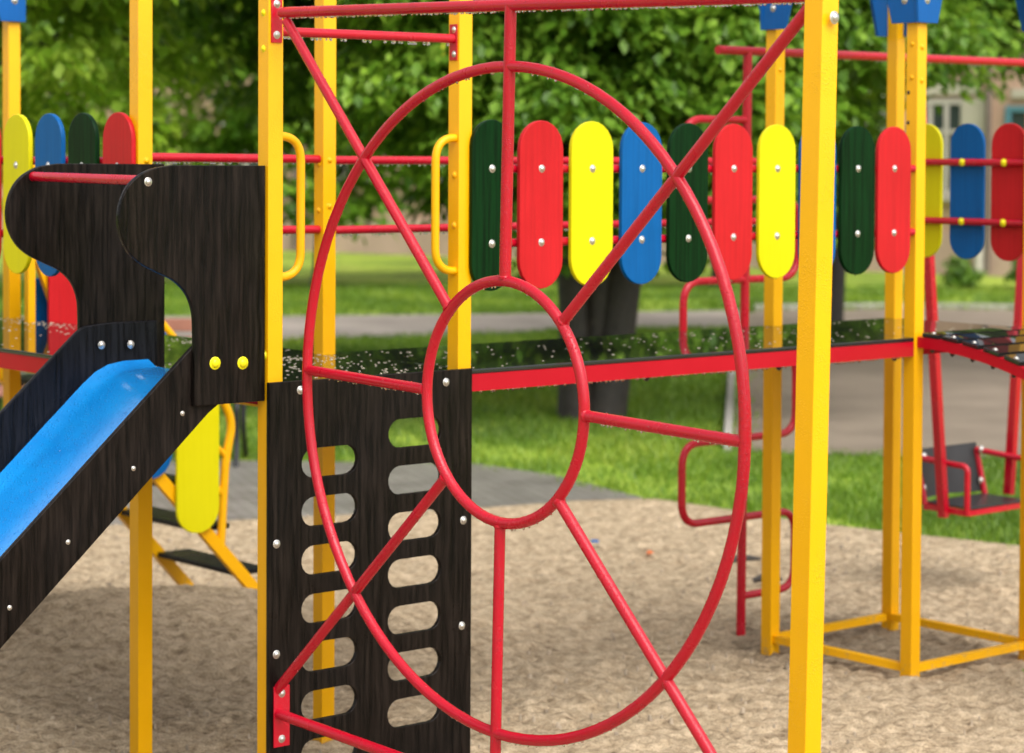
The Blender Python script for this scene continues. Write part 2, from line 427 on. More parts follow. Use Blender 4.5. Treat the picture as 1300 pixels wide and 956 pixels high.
for a, b in (((HP, 0), (TW-HP, 0)), ((HP, TW), (TW-HP, TW))):
    mb = MB(); bar(mb, W(*a, .034), W(*b, .034), .026); mb.build('base_bar', YEL, tB)
for a, b in (((0, HP), (0, TW-HP)), ((TW, HP), (TW, TW-HP))):
    mb = MB(); bar(mb, W(*a, .036), W(*b, .036), .026); mb.build('base_bar', YEL, tB)
gables(tB, 0, TW, 0, TW, 2.19)
for z in (1.515, 1.728):
    mb = MB(); tube(mb, [W(TW, HP, z), W(TW, TW-HP, z)], .0128, 12); mb.build('rail', RED, tB)
for t, m in ((.500, PYEL), (.308, PBLU), (.122, PRED)):
    o = picket(tB, W(TW+HP-.008, t, 0), V2, V1, m, width=.15, h0=1.378, h1=1.868, bolts=(), bside=1)
    for z in (1.515, 1.728): bolt(o, W(TW-.0115, t, z), -V1, .0105, YBOLT, 'bolt_cap')

# ---- 4. left bridge
tL = thing('side_bridge', W(SA, TW, 0), 'bridge behind the slide, with petal strewn black deck and red, green, blue and yellow pickets', 'play bridge')
TC = 2.56
mb = MB(); extr(mb, [(SA-.026, TW+HP+.004), (SB+.026, TW+HP+.004), (SB+.026, TC-HP-.004), (SA-.026, TC-HP-.004)], W(0, 0, DECK-.013), V1, V2, VZ, .013, .0015)
mb.build('deck', DECKM, tL)
for s in (SA-HP+.014, SB):
    mb = MB(); bar(mb, W(s, TW+HP+.001, DECK-.0375), W(s, TC-HP-.001, DECK-.0375), .028, .048, bev=.003); mb.build('beam', REDB, tL)
for s in (SA-HP+.012,):
    for z in (1.498, 1.722):
        mb = MB(); tube(mb, [W(s, TW+HP, z), W(s, TC-HP, z)], .0128, 12); mb.build('rail', RED, tL)
for i, (t, m) in enumerate(((.752, PRED), (.948, PGRN), (1.142, PBLU), (1.336, PYEL), (1.53, PRED), (1.725, PGRN), (1.92, PBLU), (2.11, PYEL), (2.31, PRED))):
    picket(tL, W(SA-HP-.0015, t-.05, 0), V2, -V1, m, h0=1.380, h1=1.862, width=.158)

# ---- 5. far left tower
tC = thing('far_tower', W(SB, TC, 0), 'far yellow post tower with a blue roof corner at the upper left', 'play tower')
for s, t in ((SA, TC), (SB, TC), (SA, TC+TW), (SB, TC+TW)): post(tC, s, t, 2.45)
mb = MB(); extr(mb, [(SA-.024, TC-.020), (SB+.022, TC-.020), (SB+.022, TC+TW), (SA-.024, TC+TW)], W(0, 0, DECK-.013), V1, V2, VZ, .013, .0015); mb.build('deck', DECKM, tC)
mb = MB()
for t in (TC, TC+TW): bar(mb, W(SA+HP, t, DECK-.036), W(SB-HP, t, DECK-.036), .03, .045)
mb.build('deck_frame', YEL, tC)
mb = MB(); bar(mb, W(SB+.002, TC-HP, .975), W(SB+.002, TW+HP, .975), .024, .03); mb.build('tie_bar', YEL, tC)
gables(tC, SA, SB, TC, TC+TW, 2.215, 0)
for t, m in ((TC+.15, PYEL), (TC+.36, PRED), (TC+.55, PGRN)):
    picket(tC, W(SA+HP, t, 0), V2, -V1, m, bolts=())

# ---- 6. stairs behind the slide
sN, sF = 2.306, 2.886
tS = thing('stairs', W(-1.0, 2.6, 0), 'yellow stairs with black treads and rounded coloured side boards, seen under the slide', 'stairs')
slope = (.537-.083)/(-1.477+1.061)
def sh(s): return .083 + slope*(s+1.061)
for t in (sN, sF):
    mb = MB(); top = -1.88
    bar(mb, W(top, t, sh(top)), W(-1.0, t, sh(-1.0)), .03, .045, up=VZ, bev=.003)
    bar(mb, W(-.998, t, sh(-1.0)+.012), W(-.998, t, -.1), .032, .040, up=V1, bev=.003); mb.build('stringer', YEL, tS)
for k in range(6):
    s = -1.11-.169*k; z = sh(s)+.012
    mb = MB(); extr(mb, [(s-.035, sN+.019), (s+.11, sN+.019), (s+.11, sF-.019), (s-.035, sF-.019)], W(0, 0, z), V1, V2, VZ, .02, .003)
    tr = mb.build('tread', BLKE, tS)
    for t in (sN+.06, sF-.06):
        mb = MB(); dome(mb, W(s+.02, t, z), -VZ, .012, .02); mb.build('bolt_cap', BLACKCAP, tr)
hr = [W(-1.221, sN-.0, sh(-1.22)+.01), W(-1.200, sN, .60), W(-1.168, sN, .735), W(-1.215, sN, .832), W(-2.05, sN, .832+1.09*.835)]
mb = MB(); tube(mb, fillet(hr, .05, 6), .0165, 12)
for z in (.455, .61): tube(mb, [W(-1.20, sN, z), W(-1.29, sN, z+.09)], .012, 8)
for z in (.64,): tube(mb, [W(-1.40, sN, z), W(-1.47, sN, z+.06)], .012, 8)
mb.build('handrail', YEL, tS)
mb = MB(); bar(mb, W(-2.02, sN, 1.0), W(-2.02, sN, 1.62), .028, up=V1); mb.build('upright', YEL, tS)
mb = MB(); bar(mb, W(-2.01, sN, 1.42), W(-1.92, sN, 1.19), .024, up=V1); mb.build('brace', YEL, tS)
picket(tS, W(-1.94, sN+.08, 0), V1, -V2, PBLU, width=.09, h0=1.0, h1=1.30, bolts=())
for i, m in enumerate((PYEL, PBLU, PRED, PRED)):
    s = -1.342-.205*i; z0 = .338+.218*i*1.0
    w = .185
    if i == 3: s = -1.87; z0 = .95
    picket(tS, W(s, sN-.02, 0), V1, -V2, m, width=w, h0=z0, h1=z0+.56, bolts=())

# ---- 7. slide
tSl = thing('slide', W(-3.2, .3, 0), 'blue plastic slide with dark wood grained side boards, running down to the left', 'slide')
def arch(ds=0, right=-2.642):
    run = [(-2.900, 1.717), (-2.965, 1.706), (-3.014, 1.679), (-3.043, 1.640), (-3.055, 1.592), (-3.050, 1.545), (-3.026, 1.500), (-2.990, 1.470), (-2.944, 1.448), (-2.893, 1.424), (-2.857, 1.390), (-2.838, 1.345), (-2.834, 1.29), (-2.834, 1.22)]
    p = smooth(run, 5)
    return [(a+ds, b) for a, b in [(right, 1.716)]+p+[(-2.835, 1.103), (right, 1.103)]]
near = MB(); extr(near, arch(0, -2.617), W(0, -.015, 0), V1, VZ, V2, .015, .0025); na = near.build('arch_panel', BLK, tSl)
far = MB(); extr(far, arch(.024, -2.560), W(0, .6, 0), V1, VZ, V2, .015, .0025); fa = far.build('arch_panel', BLK, tSl)
bolt(na, W(-2.971, -.0155, 1.675), -V2, .0085)
for s, z in ((-2.772, 1.210), (-2.687, 1.206)): bolt(na, W(s, -.0155, z), -V2, .0125, YBOLT, 'bolt_cap')
for s, z in ((-2.755, 1.217), (-2.662, 1.214)): bolt(fa, W(s, .5755, z), -V2, .0085)
mb = MB(); tube(mb, [W(-2.962, .0, 1.678), W(-2.962+.01, .6, 1.682)], .0128, 14); mb.build('grip_bar', RED, tSl)
k = .893
def topz(s): return 1.262 + k*(s+2.820)
def botz(s): return 1.106 + k*(s+2.753)
def board(ds, right, cap):
    S0 = -3.62
    low = smooth([(S0-.05, topz(S0-.05)), (S0-.22, topz(S0)-.13), (S0-.40, topz(S0)-.20), (S0-.75, topz(S0)-.22)], 4)
    lowb = smooth([(S0-.75, topz(S0)-.42), (S0-.36, topz(S0)-.40), (S0-.14, topz(S0)-.33), (S0+.02, botz(S0+.02))], 4)
    up = smooth([(-2.86, topz(-2.86)), (-2.812, topz(-2.815)-.001), (-2.77, cap-.004), (-2.72, cap)], 5)
    pts = [(right, cap)]+up[::-1]+low+lowb+[(-2.78, botz(-2.78)), (-2.74, 1.108), (right, 1.108)]
    return [(a+ds, b) for a, b in pts]
mb = MB(); extr(mb, board(0, -2.62, 1.285), W(0, .0005, 0), V1, VZ, V2, .015, .0025); nb = mb.build('side_board', BLK, tSl)
mb = MB(); extr(mb, board(.0, -2.57, 1.277), W(0, .5845, 0), V1, VZ, V2, .015, .0025); fb = mb.build('side_board', BLKE, tSl)
for s, z in ((-2.860, 1.006), (-3.004, .87), (-3.190, .735), (-3.350, .600)): bolt(nb, W(s, 0, botz(s)+.075), -V2, .0048)
mb = MB(); prof = []
for s, z in [(-2.60, 1.151), (-2.68, 1.151), (-2.73, 1.143), (-2.77, 1.125), (-2.81, 1.094)]: prof.append((s, z))
s = -2.85
while s > -3.6: prof.append((s, 1.094+k*(s+2.81))); s -= .05
z0 = prof[-1][1]; s0 = prof[-1][0]
for i in range(1, 9): prof.append((s0-.08*i, z0-.05*i*math.exp(-i*.18)))
nn = 14; vs = []
for (s, z) in prof:
    for j in range(nn+1):
        u = j/nn; t = .0155+u*(.5845-.0155); e = min(u, 1-u)*.569
        lift = .018*max(0, 1-e/.05)**2
        vs.append(W(s, t, z+lift))
m0 = len(vs); fs = []
vs += [v-VZ*.006 for v in vs]
q = nn+1
for i in range(len(prof)-1):
    for j in range(nn):
        a = i*q+j; fs.append((a, a+1, a+q+1, a+q)); fs.append((m0+a, m0+a+q, m0+a+q+1, m0+a+1))
for j in range(nn): fs.append((j, m0+j, m0+j+1, j+1)); e = (len(prof)-1)*q+j; fs.append((e, e+1, m0+e+1, m0+e))
mb.add(vs, fs); mb.build('chute', CHUTE, tSl)
mb = MB(); bar(mb, W(-4.2, .05, -.1), W(-4.2, .05, .27), .04, up=V1); bar(mb, W(-4.2, .53, -.1), W(-4.2, .53, .27), .04, up=V1); mb.build('foot', YEL, tSl)

# ---- 8. big wheel climber
tW = thing('wheel_climber', W(SA, -.95, 0), 'big red wheel of tubes with small inner ring and eight spokes, standing in front', 'climbing frame')
UC, HC = .941, 1.176; ta = R(1.35)
def WU(u, h, off=0):
    du, dh = u-UC, h-HC
    uu = UC+du*cos(ta)+dh*sin(ta); hh = HC-du*sin(ta)+dh*cos(ta)
    return W(SA+off, -uu, hh)
Rb, Rs, rt = .775, .281, .0130
def ring(rad, n=96, off=0): return [WU(UC+rad*cos(2*pi*i/n), HC+rad*sin(2*pi*i/n), off) for i in range(n)]
mb = MB(); tube(mb, ring(Rb), rt, 16, closed=True); mb.build('outer_ring', RED, tW)
mb = MB(); tube(mb, ring(Rs, 72), rt, 16, closed=True); mb.build('inner_ring', RED, tW)
TOPH, BOTH = 2.091, .262
ends = [(0, None), (45, (1.866, TOPH-.02)), (90, (UC, TOPH)), (135, (.050, TOPH-.022)), (180, None), (225, (.03, .30)), (270, (UC, BOTH)), (315, (1.86, .30))]
spk = []
for deg, e in ends:
    a = R(deg); p0 = WU(UC+(Rs+rt*.4)*cos(a), HC+(Rs+rt*.4)*sin(a))
    p1 = WU(*e) if e else WU(UC+(Rb-rt*.4)*cos(a), HC+(Rb-rt*.4)*sin(a))
    if deg in (45, 135, 225, 315):
        off = -.006 if deg != 45 else .0
        p1 = WU(*e)
    mb = MB(); tube(mb, [p0, p1], rt*(1.0 if deg not in (90,) else 1.08), 16)
    # weld bead round the joint
    d = (p1-p0).normalized(); tube(mb, [p0-d*.001, p0+d*.004, p0+d*.008], [rt*1.18, rt*1.22, rt*1.02], 16)
    mb.build('spoke', RED, tW); spk.append((p0, p1, rt))
UR = 1.905
mb = MB(); tube(mb, [WU(HP+.004, TOPH), WU(UR-HP, TOPH)], .0138, 16); mb.build('top_bar', RED, tW)
mb = MB(); tube(mb, [WU(HP, BOTH), WU(UR-HP, BOTH)], .0138, 16); mb.build('bottom_bar', RED, tW)
mb = MB(); box(mb, W(SA+.001, -HP, 2.10), V1, VZ, -V2, .034, .13, .004, .001); mp = mb.build('mounting_plate', RED, tW)
mb = MB(); box(mb, W(SA+.010, -HP-.0155, .275), V1, VZ, -V2, .050, .16, .004, .001); mp2 = mb.build('mounting_plate', RED, tW)
for z in (.335, .215): bolt(mp2, W(SA+.010, -HP-.0195, z), -V2, .008)
for z in (2.135, 2.055): bolt(mp, W(SA+.001, -HP-.004, z), -V2, .008)
mb = MB(); a = WU(UR, -.10); b = WU(UR-.013, 2.42); n = (b-a).normalized(); box(mb, a, V1, n.cross(V1), n, 2*HP+.001, 2*HP+.001, (b-a).length, .004)
fp = mb.build('post', YELW, tW); bolt(fp, WU(UR+.0, 2.045)-V1*0 + V2*(-HP-.001)+V1*.0, -V2, .010)
segs = spk+[(WU(HP, TOPH), WU(UR, TOPH), .0138)]*4
rp = ring(Rb, 96)
segs += [(rp[i], rp[(i+1) % 96], rt) for i in range(96) if abs(i-24) < 18 or abs(i-72) < 14]
rp = ring(Rs, 72); segs += [(rp[i], rp[(i+1) % 72], rt) for i in range(72) if abs(i-54) < 12 or abs(i-18) < 14]
segs = [sg for sg in segs if abs((sg[1]-sg[0]).normalized().z) < .85]
drops(tW, segs, 800, (.0014, .0030))

def beads(parent, segs, n, rad=(.0011, .0022)):
    mb = MB(); tot = sum((b-a).length for a, b, r_ in segs)
    for a, b, r_ in segs:
        d = (b-a); L = d.length; d = d.normalized(); u = d.cross(VZ)
        if u.length < .05: u = V1.copy()
        u.normalize(); w_ = u.cross(d)
        k = n*L/tot; k = int(k)+(random.random() < k-int(k))
        for _ in range(k):
            th = random.uniform(0, 2*pi); nn = u*cos(th)+w_*sin(th); q = random.uniform(*rad)
            dome(mb, a+(b-a)*random.random()+nn*r_*.985, nn, q, q*.75, 7, 3)
    return mb.build('rain_beads', WATER, parent, kind='stuff', ang=80)
rp = ring(Rb, 96); rq = ring(Rs, 72)
beads(tW, spk+[(rp[i], rp[(i+1) % 96], rt) for i in range(96)]+[(rq[i], rq[(i+1) % 72], rt) for i in range(72)]+[(WU(HP, TOPH), WU(UR, TOPH), .0138)], 2600)
mb = MB()
for _ in range(900):
    sx_ = random.uniform(-3.5, -2.72); tt = random.uniform(.05, .55); z = 1.094+k*(sx_+2.81) if sx_ < -2.81 else 1.094+(sx_+2.81)*.6
    nn = (VZ-V1*k).normalized() if sx_ < -2.81 else VZ; q = random.choice((.0012, .0016, .002, .003))
    if sx_ > -2.81 and sx_ > -2.83: continue
    dome(mb, W(sx_, tt, z-.0003), nn, q, q*.5, 7, 3)
mb.build('rain_beads', WATER, tSl, kind='stuff', ang=80)

# ---- 9. arched slat bridge on the right
tR = thing('arched_bridge', W(0, -.5, 0), 'bridge of dark wet slats on a curved red beam, sagging down to the right', 'play bridge')
def az(t):
    x = -t
    return 1.150 - (.352*x*x if x < .9 else .352*.81+.634*(x-.9)-.30*(x-.9)**2)
for s in (.004, TW-.004):
    mb = MB(); n = 30; pts = [(-(HP+.001)-1.7*i/n) for i in range(n+1)]
    vs = []; fs = []
    for t in pts:
        z = az(t); vs += [W(s-.014, t, z), W(s+.014, t, z), W(s+.014, t, z-.036), W(s-.014, t, z-.036)]
    for i in range(n):
        for j in range(4): a = i*4+j; b_ = i*4+(j+1) % 4; fs.append((a, a+4, b_+4, b_))
    fs.append((0, 1, 2, 3)); e = n*4; fs.append((e+3, e+2, e+1, e))
    mb.add(vs, fs); mb.build('curved_beam', REDB, tR)
for i in range(18):
    t = -.078-.0835*i*1.0; z = az(t); sl_ = (az(t-.02)-az(t+.02))/.04
    d = (V2*-1+VZ*sl_).normalized(); nz = V1.cross(d)*1.0
    nz = nz if nz.z > 0 else -nz
    mb = MB(); org = W(-.012, t, z+.001)
    extr(mb, [(-.033, 0), (.033, 0), (.033, .014), (-.033, .014)], org, d, nz, V1, TW+.024, .003)
    o = mb.build('slat', DECKM, tR)
    for s in (.008, TW-.008): bolt(o, W(s, t, z)+nz*.0155, nz, .007)
    mb = MB(); dome(mb, W(.004, t, z-.036), -nz, .009, .014); mb.build('bolt_cap', BLACKCAP, o)
mb = MB()
for s in (0, TW): bar(mb, W(s, -1.76, -.1), W(s, -1.76, 1.0), .046, up=V1)
mb.build('end_post', YEL, tR)

# ---- 10. swing frame with serpentine climber
TS = .976
tF = thing('swing_set', W(.2, TS, 0), 'red tube pole and overhead bar with a winding serpentine ladder, behind the roofed tower', 'swing frame')
mb = MB(); tube(mb, [W(.200, TS, -.2), W(.212, TS, 2.135)], .0175, 14); mb.build('pole', RED, tF)
mb = MB(); tube(mb, [W(3.0, TS, -.2), W(3.0, TS, 2.14)], .0175, 14); mb.build('pole', RED, tF)
mb = MB(); tube(mb, [W(.055, TS, 2.133), W(3.2, TS, 2.141)], .0165, 14); mb.build('overhead_bar', RED, tF)
zz = [.112+.2945*i for i in range(7)]
pts = [W(.203, TS, zz[0])]
for i in range(6):
    sg = .488 if i % 2 == 0 else -.112
    pts += [W(sg, TS, zz[i]), W(sg, TS, zz[i+1])]
pts.append(W(.212, TS, zz[6]))
mb = MB(); tube(mb, fillet(pts, .085, 8), .0145, 14); mb.build('serpentine_ladder', RED, tF)
segs = [(W(.06, TS, 2.135), W(3.0, TS, 2.135), .0165)]; drops(tF, segs, 60, (.002, .0035))

# ---- 11. swing
tSw = thing('toddler_swing', W(1.55, TS, .3), 'toddler swing with black sling back and red metal arms, on two red hangers', 'swing')
sw0, sw1 = 1.395, 1.79
tn, tf = TS-.05, TS-.05
def SW(s, t, z): return W(s, t, z)
mb = MB(); bar(mb, SW(1.352, TS-.015, .275), SW(1.175, TS, 2.12), .036, .03, up=V1); mb.build('hanger', RED, tSw)
mb = MB(); bar(mb, SW(1.772, TS-.015, .33), SW(1.93, TS, 2.12), .036, .03, up=V1); mb.build('hanger', RED, tSw)
fr, bk = TS-.115, TS+.10
mb = MB()
for s, z in ((1.375, .300), (1.765, .315)):
    tube(mb, fillet([SW(s, bk+.05, .500), SW(s, fr+.06, .488), SW(s, fr, .488), SW(s, fr, .29)], .06, 7), .0125, 12)
    tube(mb, [SW(s, bk+.05, .500), SW(s, bk, .31)], .0125, 12)
    bar(mb, SW(s, fr, .30), SW(s, bk, .305), .022)
for t in (fr, bk): bar(mb, SW(1.375, t, .300), SW(1.765, t, .302), .022)
mb.build('seat_frame', RED, tSw)
mb = MB(); extr(mb, [(1.385, fr-.012), (1.76, fr-.012), (1.76, bk+.01), (1.385, bk+.01)], W(0, 0, .314), V1, V2, VZ, .008, .003); mb.build('seat', RUB, tSw)
mb = MB(); vs = []; fs = []; nu, nv = 12, 6
for side in (0, 1):
    for i in range(nu+1):
        for j in range(nv+1):
            u = i/nu; v = j/nv; bow = .05*sin(pi*u)
            vs.append(SW(1.372+u*.396, bk+.055-.045*(1-v)+bow+side*.006, .33+v*.20-.01*sin(pi*u)*v))
q = (nu+1)*(nv+1)
for i in range(nu):
    for j in range(nv):
        a = i*(nv+1)+j; fs.append((a, a+nv+1, a+nv+2, a+1)); fs.append((q+a, q+a+1, q+a+nv+2, q+a+nv+1))
for i in range(nu):
    for j in (0, nv): a = i*(nv+1)+j; fs.append((a, q+a, q+a+nv+1, a+nv+1))
mb.add(vs, fs); bo = mb.build('backrest', RUB, tSw)
for s in (1.385, 1.755):
    for z in (.375, .505): bolt(bo, SW(s, bk+.02, z)-V2*.006, -V2, .012)

tSw.location.z += .022
# ---- petals on the decks
def petals(name, label, spots, n, loc):
    mb = MB()
    for _ in range(n):
        s0, s1, t0, t1, bias = random.choice(spots)
        s = random.uniform(s0, s1); u = random.random()
        t = t0+(t1-t0)*(u**bias); r = random.choice((.0025, .003, .0035, .004, .0055)); a = random.uniform(0, pi); el = random.uniform(.6, 1)
        z = DECK+.0009; c = W(s, t, z)
        vs = [c+Vector((cos(a+2*pi*k/7)*r, sin(a+2*pi*k/7)*r*el, random.uniform(0, .0003))) for k in range(7)]+[c+VZ*random.uniform(.0003, .0012)]
        vs += [Vector((p.x, p.y, DECK+.0004)) for p in vs[:7]]
        fs = [(k, (k+1) % 7, 7) for k in range(7)]+[(8+k, 8+(k+1) % 7, (k+1) % 7, k) for k in range(7)]
        mb.add(vs, fs)
    o = mb.build(name, PETAL, None, loc=loc); prop(o, label, 'petals', None, 'stuff'); return o
petals('fallen_petals', 'tiny pale petals strewn over the wet black decks of the play structure',
       [(SA, SB, .02, TW, 1)]*9+[(SA, SB, .45, TW, 1)]*5+[(SB, -.05, .0, TW, .9)]*6+[(SA+.0, SB, TW+.05, TC, .6)]*5+[(SB-.12, SB, TW+.1, TC, 1)]*9+[(0, TW, 0, TW, 1)]+[(SA-.07, SA-.02, .05, .55, 1)]*2, 800, W(SA, 0, DECK))
# ================================================================== GROUND
def poly_obj(name, pts, z, mat, label=None, cat=None, kind='structure'):
    me = bpy.data.meshes.new(name); me.from_pydata([(p[0], p[1], z) for p in pts], [], [tuple(range(len(pts)))]); me.update()
    if me.polygons[0].normal.z < 0: me.flip_normals()
    me.materials.append(mat); o = bpy.data.objects.new(name, me); COL.objects.link(o); prop(o, label, cat, None, kind); return o
def inpoly(x, y, poly):
    x = np.asarray(x); y = np.asarray(y); c = np.zeros(x.shape, bool); n = len(poly)
    for i in range(n):
        x1, y1 = poly[i]; x2, y2 = poly[i-1]
        k = (y1 > y) != (y2 > y)
        with np.errstate(divide='ignore', invalid='ignore'):
            c ^= k & (x < (x2-x1)*(y-y1)/(y2-y1+1e-12)+x1)
    return c
def pdist(x, y, poly):
    d = np.full(x.shape, 1e9); n = len(poly)
    for i in range(n):
        ax, ay = poly[i-1]; bx, by = poly[i]; L = (bx-ax)**2+(by-ay)**2+1e-12
        t = np.clip(((x-ax)*(bx-ax)+(y-ay)*(by-ay))/L, 0, 1); d = np.minimum(d, np.hypot(x-ax-t*(bx-ax), y-ay-t*(by-ay)))
    return d
SANDP = [(-9, 11.2), (-3.11, 10.95), (-2.41, 11.08), (-1.87, 11.2), (-1.18, 11.42), (-.19, 11.77), (.33, 12.06), (.74, 12.16), (.97, 11.94), (1.39, 11.46), (1.7, 11.2), (2.35, 10.73), (2.98, 10.41), (7, 8.9), (9, 6), (9, -4), (-9, -4)]
PAVP = [(-12, 13.65), (-3.89, 13.65), (-2.29, 13.71), (-.22, 13.62), (.23, 13.15), (.66, 12.35), (.86, 11.9), (.5, 11.4), (-12, 10.3)]
PLAZA = [(1.36, 14.36), (1.67, 14.18), (3.06, 14.01), (4.45, 13.92), (14, 13.2), (20, 27.5), (8.86, 27.84), (6.02, 27.61), (4.85, 27.8), (2.84, 27.35), (2.57, 26.37), (2.37, 24.51), (1.8, 18.77)]
PATHP = [(-14, 21.2), (-7.08, 22.26), (-2.3, 22.58), (-.69, 23.2), (.41, 24.14), (2.39, 24.51), (2.66, 27.33), (-.44, 26.4), (-2.69, 25.95), (-8.04, 25.28), (-16, 24)]
STRIP = [(-9, 17.9), (-4.71, 18.74), (-1.41, 19.21), (-1.2, 20.04), (-1.54, 20.9), (-5.15, 20.51), (-9, 20)]

def sandmat():
    m, nt, b = newmat('damp_raked_sand'); v = coords(nt)
    vs = coords(nt, (1, 2.2, 1), R(12))
    n1 = noise(nt, vs, 20, 6, .7); n2 = noise(nt, v, 170, 3, .6); n3 = noise(nt, v, .55, 3)
    a = ramp(nt, n1.outputs['Fac'], [(.34, (.22, .155, .09)), (.46, (.41, .31, .195)), (.62, (.58, .455, .305))])  # grain tone plus painted ripple shade: bump hollows darker, crests lighter
    mx = nt.nodes.new('ShaderNodeMix'); mx.data_type = 'RGBA'; mx.blend_type = 'MULTIPLY'; mx.inputs[0].default_value = .8
    nt.links.new(a, mx.inputs[6]); nt.links.new(ramp(nt, n2.outputs['Fac'], [(.30, (.42, .38, .34)), (.50, (1, 1, 1)), (.72, (1.2, 1.18, 1.15))]), mx.inputs[7])
    mx2 = nt.nodes.new('ShaderNodeMix'); mx2.data_type = 'RGBA'; mx2.blend_type = 'MULTIPLY'; mx2.inputs[0].default_value = 1
    nt.links.new(mx.outputs[2], mx2.inputs[6])
    # darker patch over the mound, darker soil inside the base frame
    tc = nt.nodes.new('ShaderNodeTexCoord'); 
    prev = None
    for (cx, cy, sx, sy) in ((-1.25, 8.05, .95, .85), (1.25, 8.5, .55, .5)):
        mp = nt.nodes.new('ShaderNodeMapping'); mp.vector_type = 'TEXTURE'; mp.inputs['Location'].default_value = (cx, cy, 0); mp.inputs['Scale'].default_value = (sx, sy, 1e3)
        nt.links.new(tc.outputs['Object'], mp.inputs['Vector'])
        nn_ = nt.nodes.new('ShaderNodeVectorMath'); nn_.operation = 'LENGTH'; nt.links.new(mp.outputs[0], nn_.inputs[0])
        ad = nt.nodes.new('ShaderNodeMath'); ad.operation = 'MULTIPLY_ADD'; ad.inputs[1].default_value = .9
        nt.links.new(n1.outputs['Fac'], ad.inputs[0]); nt.links.new(nn_.outputs['Value'], ad.inputs[2])
        r = ramp(nt, ad.outputs[0], [(1.1/2, (.60, .57, .55)), (1.45/2, (1, 1, 1))]) if False else None
        mr = nt.nodes.new('ShaderNodeMapRange'); mr.inputs['From Min'].default_value = 1.2; mr.inputs['From Max'].default_value = 1.5
        mr.inputs['To Min'].default_value = .66; mr.inputs['To Max'].default_value = 1.0
        nt.links.new(ad.outputs[0], mr.inputs['Value'])
        if prev is None: prev = mr.outputs[0]
        else:
            mu = nt.nodes.new('ShaderNodeMath'); mu.operation = 'MULTIPLY'; nt.links.new(prev, mu.inputs[0]); nt.links.new(mr.outputs[0], mu.inputs[1]); prev = mu.outputs[0]
    nt.links.new(prev, mx2.inputs[7]); nt.links.new(mx2.outputs[2], b.inputs['Base Color'])
    b.inputs['Roughness'].default_value = .75; b.inputs['Specular IOR Level'].default_value = .3
    bump(nt, b, n1.outputs['Fac'], .9, .02)
    return m
def fbm(x, y, seed, octaves):                    # cheap value noise on numpy
    out = 0; r = np.random.default_rng(seed)
    tab = r.random((256, 256))
    for f, a in octaves:
        X = x*f+seed*3.1; Y = y*f+seed*1.7; xi = np.floor(X).astype(int); yi = np.floor(Y).astype(int); fx = X-xi; fy = Y-yi
        fx = fx*fx*(3-2*fx); fy = fy*fy*(3-2*fy)
        g = lambda i, j: tab[(xi+i) % 256, (yi+j) % 256]
        out = out + a*((g(0, 0)*(1-fx)+g(1, 0)*fx)*(1-fy)+(g(0, 1)*(1-fx)+g(1, 1)*fx)*fy-.5)
    return out
def sand():
    xs = np.arange(-4.2, 4.6, .017); ys = np.concatenate([np.arange(3.0, 6.2, .05), np.arange(6.2, 12.35, .017)])
    X, Y = np.meshgrid(xs, ys); 
    # raked lumps, elongated across the view
    xr = X*cos(.2)+Y*sin(.2); yr = -X*sin(.2)+Y*cos(.2)
    Z = fbm(xr, yr*2.0, 3, ((3.2, .016), (8.0, .014), (17, .026), (33, .022), (60, .012)))
    Z += .20*np.exp(-(((X+1.25)/.85)**2+((Y-8.30)/.50)**2)**1.3) + .04*fbm(X, Y, 5, ((1.1, 1.0),))
    d = pdist(X, Y, SANDP); inside = inpoly(X, Y, SANDP)
    k = np.clip(d/.25, 0, 1); Z = -.030+np.maximum(Z, -.03)*k + .012*k
    Z = np.where(inside, Z, -.12)
    ny, nx = X.shape; idx = np.arange(nx*ny).reshape(ny, nx)
    f = np.stack([idx[:-1, :-1], idx[:-1, 1:], idx[1:, 1:], idx[1:, :-1]], -1).reshape(-1, 4)
    ins = inside.ravel(); f = f[ins[f].any(1)]
    V = np.stack([X.ravel(), Y.ravel(), Z.ravel()], 1)
    me = bpy.data.meshes.new('sand'); me.vertices.add(len(V)); me.vertices.foreach_set('co', V.ravel())
    me.loops.add(f.size); me.loops.foreach_set('vertex_index', f.ravel()); me.polygons.add(len(f))
    me.polygons.foreach_set('loop_start', np.arange(0, f.size, 4)); me.update(calc_edges=True); me.validate()
    me.polygons.foreach_set('use_smooth', [True]*len(me.polygons)); me.materials.append(SANDM)
    o = bpy.data.objects.new('sand', me); COL.objects.link(o); prop(o, kind='structure')
SANDM = sandmat(); sand()
OUT = [(-9, -4), (9, -4), (9, 6), (7, 8.9), (4.5, 9.8), (4.5, 3.05), (-4.1, 3.05), (-4.1, 10.98), (-9, 11.2)]
poly_obj('outer_sand', OUT, -.03, SANDM)

def grassmat():
    m, nt, b = newmat('lawn'); v = coords(nt); n1 = noise(nt, v, .5, 5, .6); n2 = noise(nt, v, 9, 4, .7); n3 = noise(nt, v, 60, 3, .6)
    a = ramp(nt, n1.outputs['Fac'], [(.30, (.14, .22, .02)), (.45, (.24, .36, .03)), (.62, (.38, .50, .05)), (.78, (.42, .42, .10))])
    mx = nt.nodes.new('ShaderNodeMix'); mx.data_type = 'RGBA'; mx.blend_type = 'MULTIPLY'; mx.inputs[0].default_value = .8
    nt.links.new(a, mx.inputs[6]); nt.links.new(ramp(nt, n2.outputs['Fac'], [(.3, (.45, .45, .45)), (.6, (1.1, 1.1, 1.1))]), mx.inputs[7])
    nt.links.new(mx.outputs[2], b.inputs['Base Color']); b.inputs['Roughness'].default_value = .7
    bump(nt, b, n3.outputs['Fac'], .6, .02); return m
GR = grassmat()
g = poly_obj('lawn', [(-400, -400), (400, -400), (400, 400), (-400, 400)], -.06, GR)
